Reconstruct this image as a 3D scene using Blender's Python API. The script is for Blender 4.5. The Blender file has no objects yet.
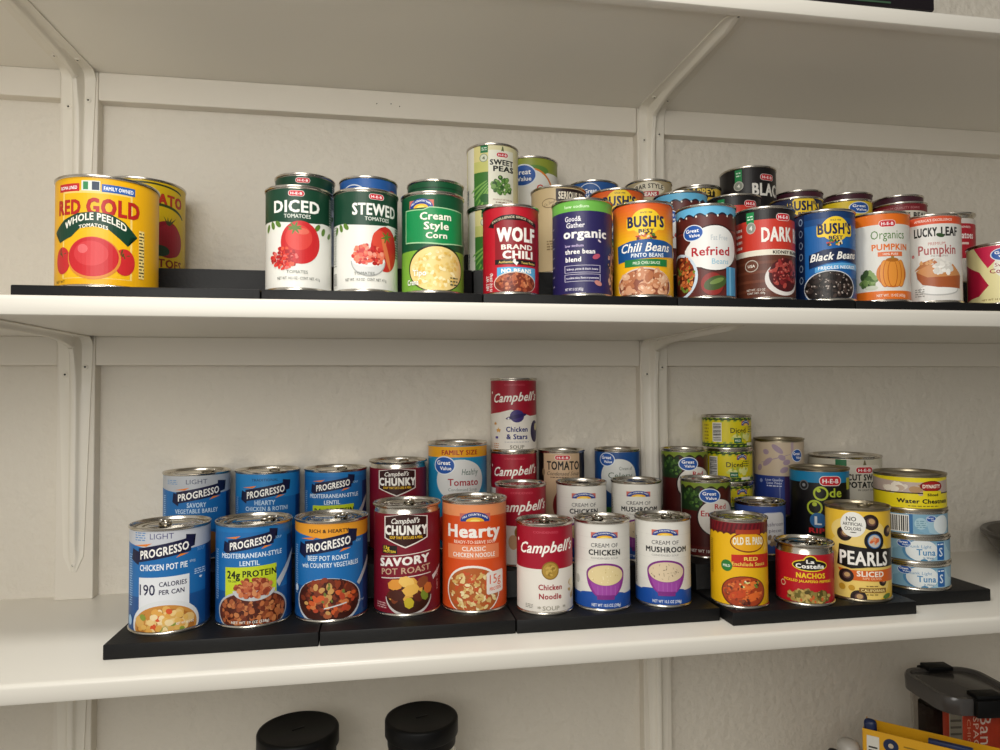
import bpy, bmesh, math, random
from mathutils import Vector, Matrix

C = bpy.context.scene.collection
PI = math.pi
def mm(*a): return tuple(x/1000.0 for x in a)

# ---------------------------------------------------------------- camera
cam_data = bpy.data.cameras.new('camera')
cam_data.sensor_fit = 'HORIZONTAL'; cam_data.sensor_width = 36.0
cam_data.lens = 691.42/1000*36.0
cam_data.clip_start = 0.02
cam = bpy.data.objects.new('camera', cam_data); C.objects.link(cam)
yaw, pitch, roll = 0.168, 0.029, -0.006
fw = Vector((math.sin(yaw)*math.cos(pitch), math.cos(yaw)*math.cos(pitch), math.sin(pitch)))
r0 = Vector((math.cos(yaw), -math.sin(yaw), 0)); u0 = r0.cross(fw)
rr = r0*math.cos(roll)+u0*math.sin(roll); uu = -r0*math.sin(roll)+u0*math.cos(roll)
M = Matrix((rr, uu, -fw)).transposed().to_4x4(); M.translation = Vector(mm(0, -1002.578, 261.794))
cam.matrix_world = M
bpy.context.scene.camera = cam

# ---------------------------------------------------------------- world, light, exposure
sc = bpy.context.scene
sc.view_settings.view_transform = 'Standard'; sc.view_settings.look = 'None'
sc.view_settings.gamma = 1.0; sc.view_settings.use_curve_mapping = False
sc.view_settings.exposure = 0.0
sc.cycles.blur_glossy = 0.3; sc.cycles.caustics_reflective = True; sc.cycles.sample_clamp_indirect = 0
w = bpy.data.worlds.new('room_light'); sc.world = w; w.use_nodes = True
nt = w.node_tree; bg = nt.nodes['Background']
tc = nt.nodes.new('ShaderNodeTexCoord'); sp = nt.nodes.new('ShaderNodeSeparateXYZ'); nt.links.new(tc.outputs['Generated'], sp.inputs[0])
def mnode(op, a, b):
    n = nt.nodes.new('ShaderNodeMath'); n.operation = op
    for i, v in enumerate((a, b)):
        if isinstance(v, (int, float)): n.inputs[i].default_value = v
        else: nt.links.new(v, n.inputs[i])
    return n.outputs[0]
# the unseen room: bright towards the left and overhead, dim to the right and near the floor
gx = mnode('SUBTRACT', 1.0, mnode('MULTIPLY', sp.outputs[0], .85))
gz = mnode('ADD', 1.0, mnode('MULTIPLY', sp.outputs[2], .30))
nt.links.new(mnode('MULTIPLY', mnode('MULTIPLY', gx, gz), .30), bg.inputs[1])
bg.inputs[0].default_value = (1.0, 0.965, 0.89, 1)
def area(name, loc, aim, size, power, col):
    d = bpy.data.lights.new(name, 'AREA'); d.shape = 'DISK'; d.size = size; d.energy = power; d.color = col
    o = bpy.data.objects.new(name, d); C.objects.link(o); o.location = loc
    o.rotation_euler = (Vector(aim)-Vector(loc)).to_track_quat('-Z', 'Y').to_euler()
    return o
area('ceiling_lamp_light', (-0.10, -0.62, 1.18), (0.0, -0.3, 0.2), 0.15, 5.7, (1.0, 0.985, 0.94))
area('soft_fill_light', (-0.28, -1.35, 0.62), (-0.15, 0.0, 0.35), 0.9, 9.6, (1.0, 0.97, 0.91))  # added fill lamp behind the camera, standing in for light bounced around the room

# ---------------------------------------------------------------- materials
MC = {}
def srgb(h):
    h = h.lstrip('#'); out = []
    for i in (0, 2, 4):
        c = int(h[i:i+2], 16)/255
        out.append(c/12.92 if c <= .04045 else ((c+.055)/1.055)**2.4)
    return out
def mat(name, hexcol, rough=.5, metal=0.0, bump=None, coat=0.0, spec=None, var=None):
    if name in MC: return MC[name]
    m = bpy.data.materials.new(name); m.use_nodes = True; nt = m.node_tree
    b = nt.nodes['Principled BSDF']; c = srgb(hexcol)
    b.inputs['Base Color'].default_value = (*c, 1); b.inputs['Roughness'].default_value = rough
    b.inputs['Metallic'].default_value = metal
    if coat: b.inputs['Coat Weight'].default_value = coat; b.inputs['Coat Roughness'].default_value = .25
    if spec is not None: b.inputs['Specular IOR Level'].default_value = spec
    if bump or var:
        tc = nt.nodes.new('ShaderNodeTexCoord')
    if bump:
        last = None
        for sc_, st, det in bump:
            n = nt.nodes.new('ShaderNodeTexNoise'); n.inputs['Scale'].default_value = sc_; n.inputs['Detail'].default_value = det
            nt.links.new(tc.outputs['Object'], n.inputs['Vector'])
            bp = nt.nodes.new('ShaderNodeBump'); bp.inputs['Strength'].default_value = st; bp.inputs['Distance'].default_value = .004
            nt.links.new(n.outputs['Fac'], bp.inputs['Height'])
            if last: nt.links.new(last.outputs['Normal'], bp.inputs['Normal'])
            last = bp
        nt.links.new(last.outputs['Normal'], b.inputs['Normal'])
    if var:
        n = nt.nodes.new('ShaderNodeTexNoise'); n.inputs['Scale'].default_value = var[0]; n.inputs['Detail'].default_value = 4
        nt.links.new(tc.outputs['Object'], n.inputs['Vector'])
        mx = nt.nodes.new('ShaderNodeMix'); mx.data_type = 'RGBA'
        mx.inputs[6].default_value = (*c, 1); mx.inputs[7].default_value = (*[k*var[1] for k in c], 1)
        nt.links.new(n.outputs['Fac'], mx.inputs[0]); nt.links.new(mx.outputs[2], b.inputs['Base Color'])
    MC[name] = m; return m
def ink(hexcol):
    return mat('printed_ink_'+hexcol.strip('#'), hexcol, .38, spec=.4)
WALL = mat('textured_wall_paint', '#dcd5c8', .6, bump=[(75, .75, 3), (22, .7, 2)], var=(5, .95))
PAINT = mat('semi_gloss_white_paint', '#e6e1d6', .30, bump=[(9, .12, 1)])
TRIM = mat('white_trim_paint', '#dcd5c8', .5, bump=[(40, .08, 1)])
STEELP = mat('white_painted_steel', '#e2dccf', .38)
SCREW = mat('screw_head_steel', '#8a867c', .4, .8)
RISER = mat('black_foam_plastic', '#0b0b0c', .5, spec=.3, bump=[(250, .06, 1)])
TIN = mat('tinplate', '#cfc9be', .22, 1.0)
TINL = mat('tinplate_lid', '#c4beb2', .08, 1.0)
BLACKP = mat('black_plastic', '#070708', .5, spec=.25)

# ---------------------------------------------------------------- mesh helpers
def link_bm(name, bm, mats, parent=None, smooth=None, loc=None):
    me = bpy.data.meshes.new(name); bm.normal_update(); bm.to_mesh(me); bm.free()
    for m in (mats if isinstance(mats, (list, tuple)) else [mats]): me.materials.append(m)
    if smooth is not None:
        for p in me.polygons: p.use_smooth = True
        if smooth < 3.2: me.set_sharp_from_angle(angle=smooth)
    o = bpy.data.objects.new(name, me); C.objects.link(o)
    if parent: o.parent = parent
    if loc: o.location = loc
    return o
def bx(bm, x0, x1, y0, y1, z0, z1, bev=0, seg=2, mi=0):
    r = bmesh.ops.create_cube(bm, size=1)
    vs = r['verts']
    for v in vs:
        v.co = Vector((x0+(v.co.x+.5)*(x1-x0), y0+(v.co.y+.5)*(y1-y0), z0+(v.co.z+.5)*(z1-z0)))/1000
    fs = set(f for v in vs for f in v.link_faces)
    for f in fs: f.material_index = mi
    if bev:
        es = set(e for v in vs for e in v.link_edges)
        bmesh.ops.bevel(bm, geom=list(es), offset=bev/1000, segments=seg, profile=.5, affect='EDGES')
def lathe(bm, prof, seg=64, closed=False, mi=0, cx=0, cy=0):
    """prof: list of (r,z) mm"""
    rings = []
    for r, z in prof:
        if r <= 1e-6: rings.append([bm.verts.new(mm(cx, cy, z))])
        else: rings.append([bm.verts.new(mm(cx+r*math.cos(2*PI*i/seg), cy+r*math.sin(2*PI*i/seg), z)) for i in range(seg)])
    for a, b in zip(rings, rings[1:]):
        for i in range(seg):
            j = (i+1) % seg
            if len(a) == 1 and len(b) == 1: continue
            if len(a) == 1: f = bm.faces.new((a[0], b[j], b[i]))
            elif len(b) == 1: f = bm.faces.new((a[i], a[j], b[0]))
            else: f = bm.faces.new((a[i], a[j], b[j], b[i]))
            f.material_index = mi
    return rings
def tube(bm, pts, r, seg=8, closed=False):
    pts = [Vector(p)/1000 for p in pts]; r /= 1000; n = len(pts); rings = []
    for i, p in enumerate(pts):
        t = (pts[(i+1) % n]-pts[i-1]) if closed else (pts[min(i+1, n-1)]-pts[max(i-1, 0)])
        t.normalize(); a = t.cross(Vector((0, 0, 1)))
        if a.length < .1: a = t.cross(Vector((1, 0, 0)))
        a.normalize(); b = t.cross(a)
        rings.append([bm.verts.new(p+(a*math.cos(2*PI*k/seg)+b*math.sin(2*PI*k/seg))*r) for k in range(seg)])
    for i in range(n if closed else n-1):
        A, B = rings[i], rings[(i+1) % n]
        for k in range(seg): bm.faces.new((A[k], A[(k+1) % seg], B[(k+1) % seg], B[k]))
    if not closed: bm.faces.new(rings[0][::-1]); bm.faces.new(rings[-1])
def prop(o, label=None, cat=None, group=None, kind=None):
    if label: o['label'] = label
    if cat: o['category'] = cat
    if group: o['group'] = group
    if kind: o['kind'] = kind
    return o
def empty(name, loc, rz=0):
    o = bpy.data.objects.new(name, None); C.objects.link(o); o.empty_display_size = .02
    o.location = loc; o.rotation_euler = (0, 0, rz); return o

# ================================================================ SETTING
X0, X1 = -1000, 1560
D = 298; ZM, ZT = 358, 711          # shelf depth, tops of the middle and top shelves (lower shelf top is 0)
def struct(name, bm, m, smooth=None):
    o = link_bm(name, bm, m, smooth=smooth); o['kind'] = 'structure'; return o
bm = bmesh.new(); bx(bm, X0, X1, 0, 30, -1500, 1250); struct('wall_back', bm, WALL)
bm = bmesh.new(); bx(bm, X0-30, X0, -420, 30, -1500, 1250); struct('wall_left', bm, WALL)
bm = bmesh.new(); bx(bm, X1, X1+30, -420, 30, -1500, 1250); struct('wall_right', bm, WALL)
bm = bmesh.new(); bx(bm, -2200, 2800, -2400, 30, -1520, -1500); struct('floor', bm, mat('floor_tile', '#8d8174', .4, var=(3, .85)))
XL, XC = -395.6, 401
BAY = [(ZM, ZT), (0, ZM), (-358, 0)]
n = 1
def trim(b):
    global n
    o = struct('trim_%d' % n, b, TRIM); n += 1; return o
SHELFZ = {'t': ZT, 'm': ZM, 'l': 0, 'b': -358}
TH = 16
# cleats under each shelf, one length per bay between battens
for z in (ZT, ZM, 0):
    for xa, xb in ((X0, XL-23), (XL+23, XC-22), (XC+22, X1)):
        b = bmesh.new(); bx(b, xa, xb, -18, 0.5, z-TH-38, z-TH, 1.2); trim(b)
# battens that carry the brackets
for z in (ZT, ZM, 0):
    for xc, hw in ((XL, 23), (XC, 21.5)):
        b = bmesh.new(); bx(b, xc-hw, xc+hw, -19, .5, {ZT: ZM, ZM: 0, 0: -358}[z], z-TH, 1.2); trim(b)

# shelves : rounded front lip
def shelf(z, label):
    b = bmesh.new()
    pr = [(0, 0), (0, -TH), (-D+16, -TH), (-D+14, -19.5), (-D+3, -19.5), (-D+.8, -18.5), (-D, -16), (-D, -4.5), (-D+.6, -2.2), (-D+2, -.7), (-D+4.5, 0)]
    va = [b.verts.new(mm(X0, y, z+zz)) for y, zz in pr]; vb = [b.verts.new(mm(X1, y, z+zz)) for y, zz in pr]
    b.faces.new(va); b.faces.new(vb[::-1])
    k = len(pr)
    for i in range(k): b.faces.new((va[i], vb[i], vb[(i+1) % k], va[(i+1) % k]))
    bmesh.ops.recalc_face_normals(b, faces=b.faces)
    o = link_bm('shelf', b, PAINT, smooth=.6); prop(o, label, 'shelf', 'painted wall shelves'); return o
shelf(ZT, 'top white painted shelf with its glossy underside showing at the top')
shelf(ZM, 'middle white shelf carrying the upper row of cans')
shelf(0, 'lower white shelf carrying the soup and tuna cans')
shelf(-358, 'bottom white shelf under the black lidded jars, below the soup shelf')

# ---------------------------------------------------------------- brackets
def bracket(xc, zs, yback, label, HA=272, VA=306):
    """L bracket of pressed steel: two flat flanges and a raised rib that deepens in the corner"""
    root = empty('shelf_bracket', mm(xc, yback, zs))
    prop(root, label, 'bracket', 'white steel shelf brackets')
    RO = 16
    path = []     # (y, z, ny, nz, s)  outer path hugging batten and shelf; n points to inside of the L
    for t in [i/14 for i in range(15)]: path.append((0, -VA+(VA-RO)*t, -1, 0))
    for i in range(1, 8):
        a = PI/2*i/8; path.append((-RO+RO*math.cos(a), -RO+RO*math.sin(a), -math.cos(a), -math.sin(a)))
    for t in [i/14 for i in range(15)]: path.append((-RO-(HA-RO)*t, 0, 0, -1))
    L = len(path)
    def dist(i): y, z, _, _ = path[i]; return max(-y, -z)
    rings = []
    b = bmesh.new()
    for i, (y, z, ny, nz) in enumerate(path):
        d = dist(i); dd = max(0, 1-d/85.0)
        endf = min(1.0, (VA if z < -RO and y == 0 else HA)-d, 999)
        rem = ((VA-d) if y == 0 else (HA-d)) if d > RO else 200
        taper = min(1, max(0, (rem-14)/18))
        hr = (5.5+13*dd*dd)*taper
        hwf = 21.0-9.0*min(1, d/290)
        if rem < 9: hwf = max(3.2, hwf*math.sqrt(max(.05, 1-((9-rem)/9)**2)))
        th = 1.6
        sect = [(-hwf, 0), (-hwf, th), (-min(7.5, hwf-.6), th), (-min(5.0, hwf-1.2), th+hr*.35), (-min(3.8, hwf-1.8), th+hr*.85), (-min(2.4, hwf-2.4), th+hr), (min(2.4, hwf-2.4), th+hr), (min(3.8, hwf-1.8), th+hr*.85), (min(5.0, hwf-1.2), th+hr*.35), (min(7.5, hwf-.6), th), (hwf, th), (hwf, 0)]
        rings.append([b.verts.new(mm(x, y+ny*q, z+nz*q)) for x, q in sect])
    k = 12
    for A, B in zip(rings, rings[1:]):
        for j in range(k): b.faces.new((A[j], A[(j+1) % k], B[(j+1) % k], B[j]))
    b.faces.new(rings[0]); b.faces.new(rings[-1][::-1])
    bmesh.ops.recalc_face_normals(b, faces=b.faces)
    link_bm('bracket_arm', b, STEELP, root, smooth=.7)
    def screw(x, y, z, axis):
        q = bmesh.new(); lathe(q, [(3.6, -.3), (3.6, .5), (2.6, 1.4), (1.3, 1.5)], 16); lathe(q, [(1.3, 1.5), (1.1, .8), (0, .7)], 16, mi=1)
        if axis == 'y': bmesh.ops.rotate(q, verts=q.verts, matrix=Matrix.Rotation(PI/2, 3, 'X'))
        else: bmesh.ops.rotate(q, verts=q.verts, matrix=Matrix.Rotation(PI, 3, 'X'))
        bmesh.ops.translate(q, verts=q.verts, vec=mm(x, y, z))
        link_bm('screw', q, [STEELP, mat('screw_recess', '#2c2822', .8)], root, smooth=.8)
    for s, zz in ((-1, -50), (1, -40)): screw(s*12, -1.6, zz, 'y')
    screw(0, -1.6, -VA+9, 'y')
    screw(-12, -44, -1.6, 'z'); screw(12, -36, -1.6, 'z')
    screw(0, -HA+9, -1.6, 'z')
    return root
NAMES = {ZT: 'top shelf', ZM: 'middle shelf', 0: 'lower shelf'}
for z, nm in NAMES.items():
    bracket(XL, z-TH-.2, mm(0, -19, 0)[1]*1000, 'white steel shelf bracket on the left batten under the '+nm)
    bracket(XC, z-TH-.2, -19, 'white steel shelf bracket on the middle batten under the '+nm)
# hole marks in the cleat under the top shelf
b = bmesh.new()
for x, zz in ((-8, 676), (12, 677), (24, 674)):
    q = bmesh.ops.create_circle(b, cap_ends=True, radius=.0009, segments=8)
    bmesh.ops.rotate(b, verts=q['verts'], matrix=Matrix.Rotation(PI/2, 3, 'X'))
    bmesh.ops.translate(b, verts=q['verts'], vec=mm(x, -18.3, zz))
o = link_bm('trim_%d' % n, b, mat('dark_nail_hole', '#3a342c', .8)); o['kind'] = 'structure'; n += 1

# ---------------------------------------------------------------- risers
def riser(x0, x1, yf, zs, tops, edges, label):
    """stepped can riser : tops = heights, edges = front edge y of each step, last is the back"""
    b = bmesh.new()
    pr = [(edges[0], 0)]
    for i, t in enumerate(tops): pr += [(edges[i], t), (edges[i+1], t)]
    pr.append((edges[-1], 0))
    va = [b.verts.new(mm(x0+.6, y, zs+z+.1)) for y, z in pr]; vb = [b.verts.new(mm(x1-.6, y, zs+z+.1)) for y, z in pr]
    b.faces.new(va); b.faces.new(vb[::-1]); k = len(pr)
    for i in range(k): b.faces.new((va[i], vb[i], vb[(i+1) % k], va[(i+1) % k]))
    bmesh.ops.recalc_face_normals(b, faces=b.faces)
    bmesh.ops.bevel(b, geom=list(b.edges), offset=.0012, segments=2, profile=.5, affect='EDGES')
    o = link_bm('can_riser', b, RISER, smooth=.6)
    prop(o, label, 'riser', 'black stepped can risers'); return o
U1, U2, U3 = 16, 57, 94
riser(-364, -126, -250, ZM, [U1, 58], [-250, -125, -2], 'black stepped riser under the yellow tomato cans, leftmost on the middle shelf')
riser(-126, 109, -250, ZM, [U1, U2], [-250, -165, -80], 'black stepped riser under the diced, stewed and cream corn cans')
riser(109, 337, -250, ZM, [U1, U2, U3], [-250, -165, -80, -2], 'black stepped riser under the red chili can and purple bean can')
riser(337, 566, -250, ZM, [U1, U2, U3], [-250, -165, -80, -28], 'black stepped riser under the refried, kidney and black bean cans')
riser(566, 900, -250, ZM, [U1, U2, U3], [-250, -165, -80, -2], 'black stepped riser under the pumpkin cans at the right of the middle shelf')
riser(-276, -66, -250, 0, [15, 56], [-250, -137, -1], 'black stepped riser under the pot pie and lentil soups, leftmost on the lower shelf')
riser(-66, 144, -250, 0, [15, 56], [-250, -137, -1], 'black stepped riser under the maroon and orange soup cans')
riser(144, 384, -251, 0, [15, 47, 82], [-251, -166, -80, -28], 'black stepped riser under the white condensed soup cans')
riser(388, 623, -271, 0, [15, 47, 82], [-271, -178, -82, -28], 'black stepped riser under the enchilada sauce, jalapeno and olive cans, set further forward')
riser(624, 752, -243, 0, [15, 50], [-243, -140, -1], 'black stepped riser under the tuna stack, rightmost on the lower shelf')

# ================================================================ PRINTED LABELS
GLY = {}
def glyphs(s, bold, shear):
    k = (s, round(bold, 3), shear)
    if k in GLY: return GLY[k]
    cu = bpy.data.curves.new('lettering', 'FONT'); cu.body = s; cu.size = 1;  cu.shear = shear
    cu.resolution_u = 2; cu.fill_mode = 'BOTH'
    if bold > .02: cu.space_character = 1+bold*1.5
    ob = bpy.data.objects.new('lettering', cu); C.objects.link(ob)
    dg = bpy.context.evaluated_depsgraph_get(); me = ob.evaluated_get(dg).to_mesh()
    vs = [(v.co.x, v.co.y) for v in me.vertices]; fs = [tuple(p.vertices) for p in me.polygons]
    ob.evaluated_get(dg).to_mesh_clear()
    bpy.data.objects.remove(ob); bpy.data.curves.remove(cu)
    xs = [v[0] for v in vs] or [0, 1]
    GLY[k] = (vs, fs, min(xs), max(xs)); return GLY[k]

class Lab:
    """draws a wrap-round label. x = across the seen face (-1..1 of the radius), y = height fraction,
       w in radii of arc, h in can heights"""
    def __init__(s, R, H, bg, lo=3.2, hi=3.2):
        s.R, s.H, s.lo, s.hi = R, H, lo, H-hi
        s.bm = bmesh.new(); s.cols = []; s.off = 0.0
        s.quad(-PI*R, PI*R, s.lo, s.hi, bg)
    def ci(s, c):
        if c not in s.cols: s.cols.append(c)
        return s.cols.index(c)
    ka, kk = 0.0, 1.0      # off-centre label: shift and squeeze
    def X(s, x): return s.R*math.asin(max(-1, min(1, s.ka+s.kk*x)))
    def face(s, pts, c, step=.012):
        s.off += step
        vs = [s.bm.verts.new((u, s.off, min(max(v, s.lo), s.hi))) for u, v in pts]
        f = s.bm.faces.new(vs); f.material_index = s.ci(c); return f
    def quad(s, u0, u1, v0, v1, c): return s.face([(u0, v0), (u1, v0), (u1, v1), (u0, v1)], c)
    def band(s, y0, y1, c): s.quad(-PI*s.R, PI*s.R, max(y0*s.H, s.lo), min(y1*s.H, s.hi), c)
    def wave(s, y0, y1, amp, n, c, ph=0):
        """band whose lower edge is scalloped"""
        k = n*8; R = s.R
        lowp = [(-PI*R+2*PI*R*i/k, (y0+amp*abs(math.sin(PI*i/8+ph)))*s.H) for i in range(k+1)]
        for a, b_ in zip(lowp, lowp[1:]):
            s.off -= .012 if a is not lowp[0] else 0
            s.face([a, b_, (b_[0], y1*s.H), (a[0], y1*s.H)], c)
    def zig(s, y0, y1, n, c):
        R = s.R; du = 2*PI*R/n; s.off += .012
        for i in range(n):
            s.off -= .012; u = -PI*R+i*du
            s.face([(u, y0*s.H), (u+du*.5, y0*s.H), (u+du, y1*s.H), (u+du*.5, y1*s.H)], c)
    def rect(s, x, y, w, h, c, r=0, slope=0):
        u, v, a, b_ = s.X(x), y*s.H, w*s.R*s.kk/2, h*s.H/2
        if r:
            q = min(r*s.H, a, b_); pts = []
            for cx, cy, a0 in ((a-q, b_-q, 0), (-a+q, b_-q, PI/2), (-a+q, -b_+q, PI), (a-q, -b_+q, 3*PI/2)):
                for i in range(6): t = a0+PI/2*i/5; pts.append((cx+q*math.cos(t), cy+q*math.sin(t)))
        else: pts = [(-a, -b_), (a, -b_), (a, b_), (-a, b_)]
        s.face([(u+p, v+t+p*slope) for p, t in pts], c)
    def ell(s, x, y, w, h, c, a0=0, a1=2*PI, n=40, tilt=0):
        u, v = s.X(x), y*s.H; a, b_ = w*s.R*s.kk/2, h*s.H/2; ct, st = math.cos(tilt), math.sin(tilt)
        P = []
        for i in range(n):
            t = a0+(a1-a0)*i/(n if a1-a0 > 6.2 else n-1); p, q = a*math.cos(t), b_*math.sin(t)
            P.append((u+p*ct-q*st, v+p*st+q*ct))
        s.face(P, c)
    def poly(s, pts, c):
        s.face([(s.X(x), y*s.H) for x, y in pts], c)
    def text(s, t, x, y, w, h, c, bold=.02, shear=0, arc=0, slope=0, out=None, vert=False):
        if out:
            s.text(t, x, y, w, h, out[0], bold=bold+out[1], shear=shear, arc=arc, slope=slope, vert=vert)
        s.off += .012
        vs, fs, a, b_ = glyphs(t, bold, shear)
        if not vs: return
        W = w*s.R*s.kk; Hh = h*s.H; kx = W/(b_-a); kz = Hh/.73; mx = (a+b_)/2; u, v = s.X(x), y*s.H
        if vert: kx, kz = (w*s.H)/(b_-a), (h*s.R)/.73
        mi = s.ci(c)
        for j, e in (((-1, -1), (1, -1), (1, 1), (-1, 1)) if bold >= .018 else ((0, 0),)):      # heavy type: four close strikes
            nv = []; s.off += .0015
            for px, py in vs:
                p = (px-mx+j*min(bold, .085)*.62)*kx; q = (py-.365+e*min(bold, .085)*.42)*kz
                if arc: q += arc*s.H*(1-(p/(W/2))**2)
                q += slope*p
                if vert: p, q = -q, p
                nv.append(s.bm.verts.new((u+p, s.off, v+q)))
            for f in fs:
                try: g = s.bm.faces.new([nv[i] for i in f]); g.material_index = mi
                except ValueError: pass
    def lines(s, x, y, w, h, n, c, vert=False, seed=1):
        """rows of print too small to read"""
        rnd = random.Random(seed); s.off += .012; u, v = s.X(x), y*s.H; W, Hh = w*s.R, h*s.H
        for i in range(n):
            p = -W/2; yy = v+Hh/2-Hh*(i+.5)/n; th = Hh/n*.22
            while p < W/2:
                l = rnd.uniform(.05, .14)*s.R; e = min(p+l, W/2); s.off -= .012
                s.face([(u+p, yy-th), (u+e, yy-th), (u+e, yy+th), (u+p, yy+th)], c); p = e+.03*s.R
    def bars(s, x, y, w, h, c='#222222', bg='#e8e6e0', horiz=False):
        s.rect(x, y, w*1.15, h*1.12, bg); rnd = random.Random(3); u, v = s.X(x), y*s.H; s.off += .012
        p = 0
        while p < 1:
            q = min(1, p+rnd.uniform(.02, .06)); s.off -= .012
            if horiz: s.face([(u-w*s.R/2, v+(p-.5)*h*s.H), (u+w*s.R/2, v+(p-.5)*h*s.H), (u+w*s.R/2, v+(q-.5)*h*s.H), (u-w*s.R/2, v+(q-.5)*h*s.H)], c)
            else: s.face([(u+(p-.5)*w*s.R, v-h*s.H/2), (u+(q-.5)*w*s.R, v-h*s.H/2), (u+(q-.5)*w*s.R, v+h*s.H/2), (u+(p-.5)*w*s.R, v+h*s.H/2)], c)
            p = q+rnd.uniform(.02, .05)
    def blobs(s, x, y, w, h, n, size, cols, seed=1, asp=.65, hl=None, clipy=-9):
        """heap of food pieces inside an ellipse; hl adds a pale print mark on each piece"""
        rnd = random.Random(seed); u, v = s.X(x), y*s.H; a, b_ = w*s.R*s.kk/2, h*s.H/2
        for i in range(n):
            t = rnd.uniform(0, 2*PI); q = math.sqrt(rnd.random())
            cx, cy = u+a*q*math.cos(t), v+b_*q*math.sin(t)
            if cy < clipy*s.H: continue
            sz = size*s.R*rnd.uniform(.75, 1.25)/2; an = rnd.uniform(0, PI)
            c = rnd.choice(cols); ca, sa = math.cos(an), math.sin(an)
            def E(k, c_, dx=0, dy=0):
                s.face([(cx+dx+(k*sz*math.cos(2*PI*j/9))*ca-(k*sz*asp*math.sin(2*PI*j/9))*sa,
                         cy+dy+(k*sz*math.cos(2*PI*j/9))*sa+(k*sz*asp*math.sin(2*PI*j/9))*ca) for j in range(9)], c_, .004)
            E(1, c)
            if hl and rnd.random() < .45: E(.4, hl, -sz*.15, sz*.2)
    def done(s):
        bm = s.bm; R = s.R; step = .08; k = int(PI/step)
        bmesh.ops.triangulate(bm, faces=[f for f in bm.faces if len(f.verts) > 4])
        for i in range(-k, k+1):
            u = i*step*R
            bmesh.ops.bisect_plane(bm, geom=bm.verts[:]+bm.edges[:]+bm.faces[:], plane_co=(u, 0, 0), plane_no=(1, 0, 0), dist=1e-5)
        for v in bm.verts:
            a = v.co.x/R; m = (math.floor(a/step)+.5)*step; r = (R+.22)*math.cos(step/2)/math.cos(a-m)+v.co.y
            v.co = Vector((r*math.sin(a), -r*math.cos(a), v.co.z))/1000
        bmesh.ops.recalc_face_normals(bm, faces=[])
        for f in bm.faces:
            c = f.calc_center_median(); f.normal_update()
            if f.normal.x*c.x+f.normal.y*c.y < 0: f.normal_flip()
        return bm, s.cols

# ---- emblems shared by several labels
def heb(L, x, y, w=.5, h=.06):
    L.rect(x, y, w*1.06, h*1.12, '#f2ece6', r=h*.55); L.rect(x, y, w, h, '#c9202f', r=h*.5); L.text('H-E-B', x, y, w*.74, h*.5, '#ffffff', .03)
def gv(L, x, y, w=.75, h=.17, ring=True):
    if ring: L.ell(x, y, w*1.1, h*1.12, '#dfe6ee')
    L.ell(x, y, w, h, '#1c55a8'); L.text('Great', x-.02, y+h*.17, w*.68, h*.26, '#ffffff', .04); L.text('Value', x+.05, y-h*.17, w*.56, h*.22, '#ffffff', .04)
def hcf(L, x, y, w=.8, h=.11):
    L.rect(x, y, w*1.06, h*.86, '#c96a5c'); L.ell(x, y-h*.30, w*.98, h*1.75, '#1f3f8c', 0, PI); L.rect(x, y-h*.3, w*.99, h*.25, '#1f3f8c')
    L.ell(x, y-h*.42, w*.62, h*.85, '#f0b730', 0, PI); L.ell(x, y-h*.42, w*.34, h*.45, '#f7dc70', 0, PI)
    L.text('HILL COUNTRY FARE', x, y-h*.08, w*.86, h*.22, '#ffffff', .03, arc=h*.42)
def progresso(L, x, y, w=1.25, h=.1, sl=.17):
    R_ = L.R/L.H*sl       # slope in height fractions per radius of arc
    yl, yr = y-R_*w*.5, y+R_*w*.5
    L.poly([(x-.56*w, yl-h*.55), (x-.44*w, yl-h*1.1), (x-.40*w, yl+h*.3), (x-.54*w, yl+h*.7), (x-.51*w, yl)], '#14163a')
    L.poly([(x+.40*w, yr-h*.5), (x+.56*w, yr-h*.25), (x+.52*w, yr+h*.3), (x+.58*w, yr+h*1.0), (x+.40*w, yr+h*1.15)], '#14163a')
    L.poly([(x-.52*w, yl+h*1.05), (x-.2*w, yl+h*1.35), (x-.3*w, yl+h*1.0)], '#e8842c'); L.poly([(x+.46*w, yr-h*.95), (x+.22*w, yr-h*1.35), (x+.30*w, yr-h*.95)], '#e8842c')
    L.rect(x, y, w*1.02, h*1.55, '#14163a', slope=sl); L.text('PROGRESSO', x, y, w*.92, h*.95, '#f7f5f0', .045, slope=sl)
def bushs(L, x=.05, y=.86, w=1.35):
    L.rect(x, y-.035, w*1.02, .14, '#f5cf2e', r=.03); L.ell(x, y-.02, w*.78, .27, '#f5cf2e')
    L.text('SINCE 1908', x, y+.075, w*.3, .018, '#1b1f45', .02)
    L.text("BUSH'S", x, y-.015, w*.95, .115, '#16204a', .07); L.text('BEST', x, y-.115, w*.38, .04, '#16204a', .06)
def bowl(L, x, y, w, h, rim, inside, n, size, cols, seed=1, **k):
    L.ell(x, y, w, h, rim); L.ell(x, y+.004, w*.92, h*.9, inside); L.blobs(x, y, w*.84, h*.8, n, size, cols, seed, **k)
def camp(L, x, y, w, h, c='#fbf7ee'):
    L.text("Campbell's", x+.13, y, w*1.12, h, c, .035, shear=.36, slope=.05); L.ell(x-w*.47, y+h*.45, .10, h*.3, c)

TOM = ['#c5252a', '#d8392f', '#b01d22', '#e25a3f']; TOML = ['#d33a34', '#e4604a', '#c52a2a', '#ea7f62']
BEAN = ['#c4835c', '#d39a76', '#b06c48', '#dcae8c']; KID = ['#7a1f22', '#952c2c', '#641619', '#a8443c']
BLK = ['#1f1715', '#2f2421', '#120d0c', '#40322d']; STEW = ['#8c3b1f', '#b4572c', '#6b2a18', '#c9753a', '#d8934c']
PAST = ['#e7cf92', '#d8b56c', '#f0dfae', '#c98c4c', '#c8542c']

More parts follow.
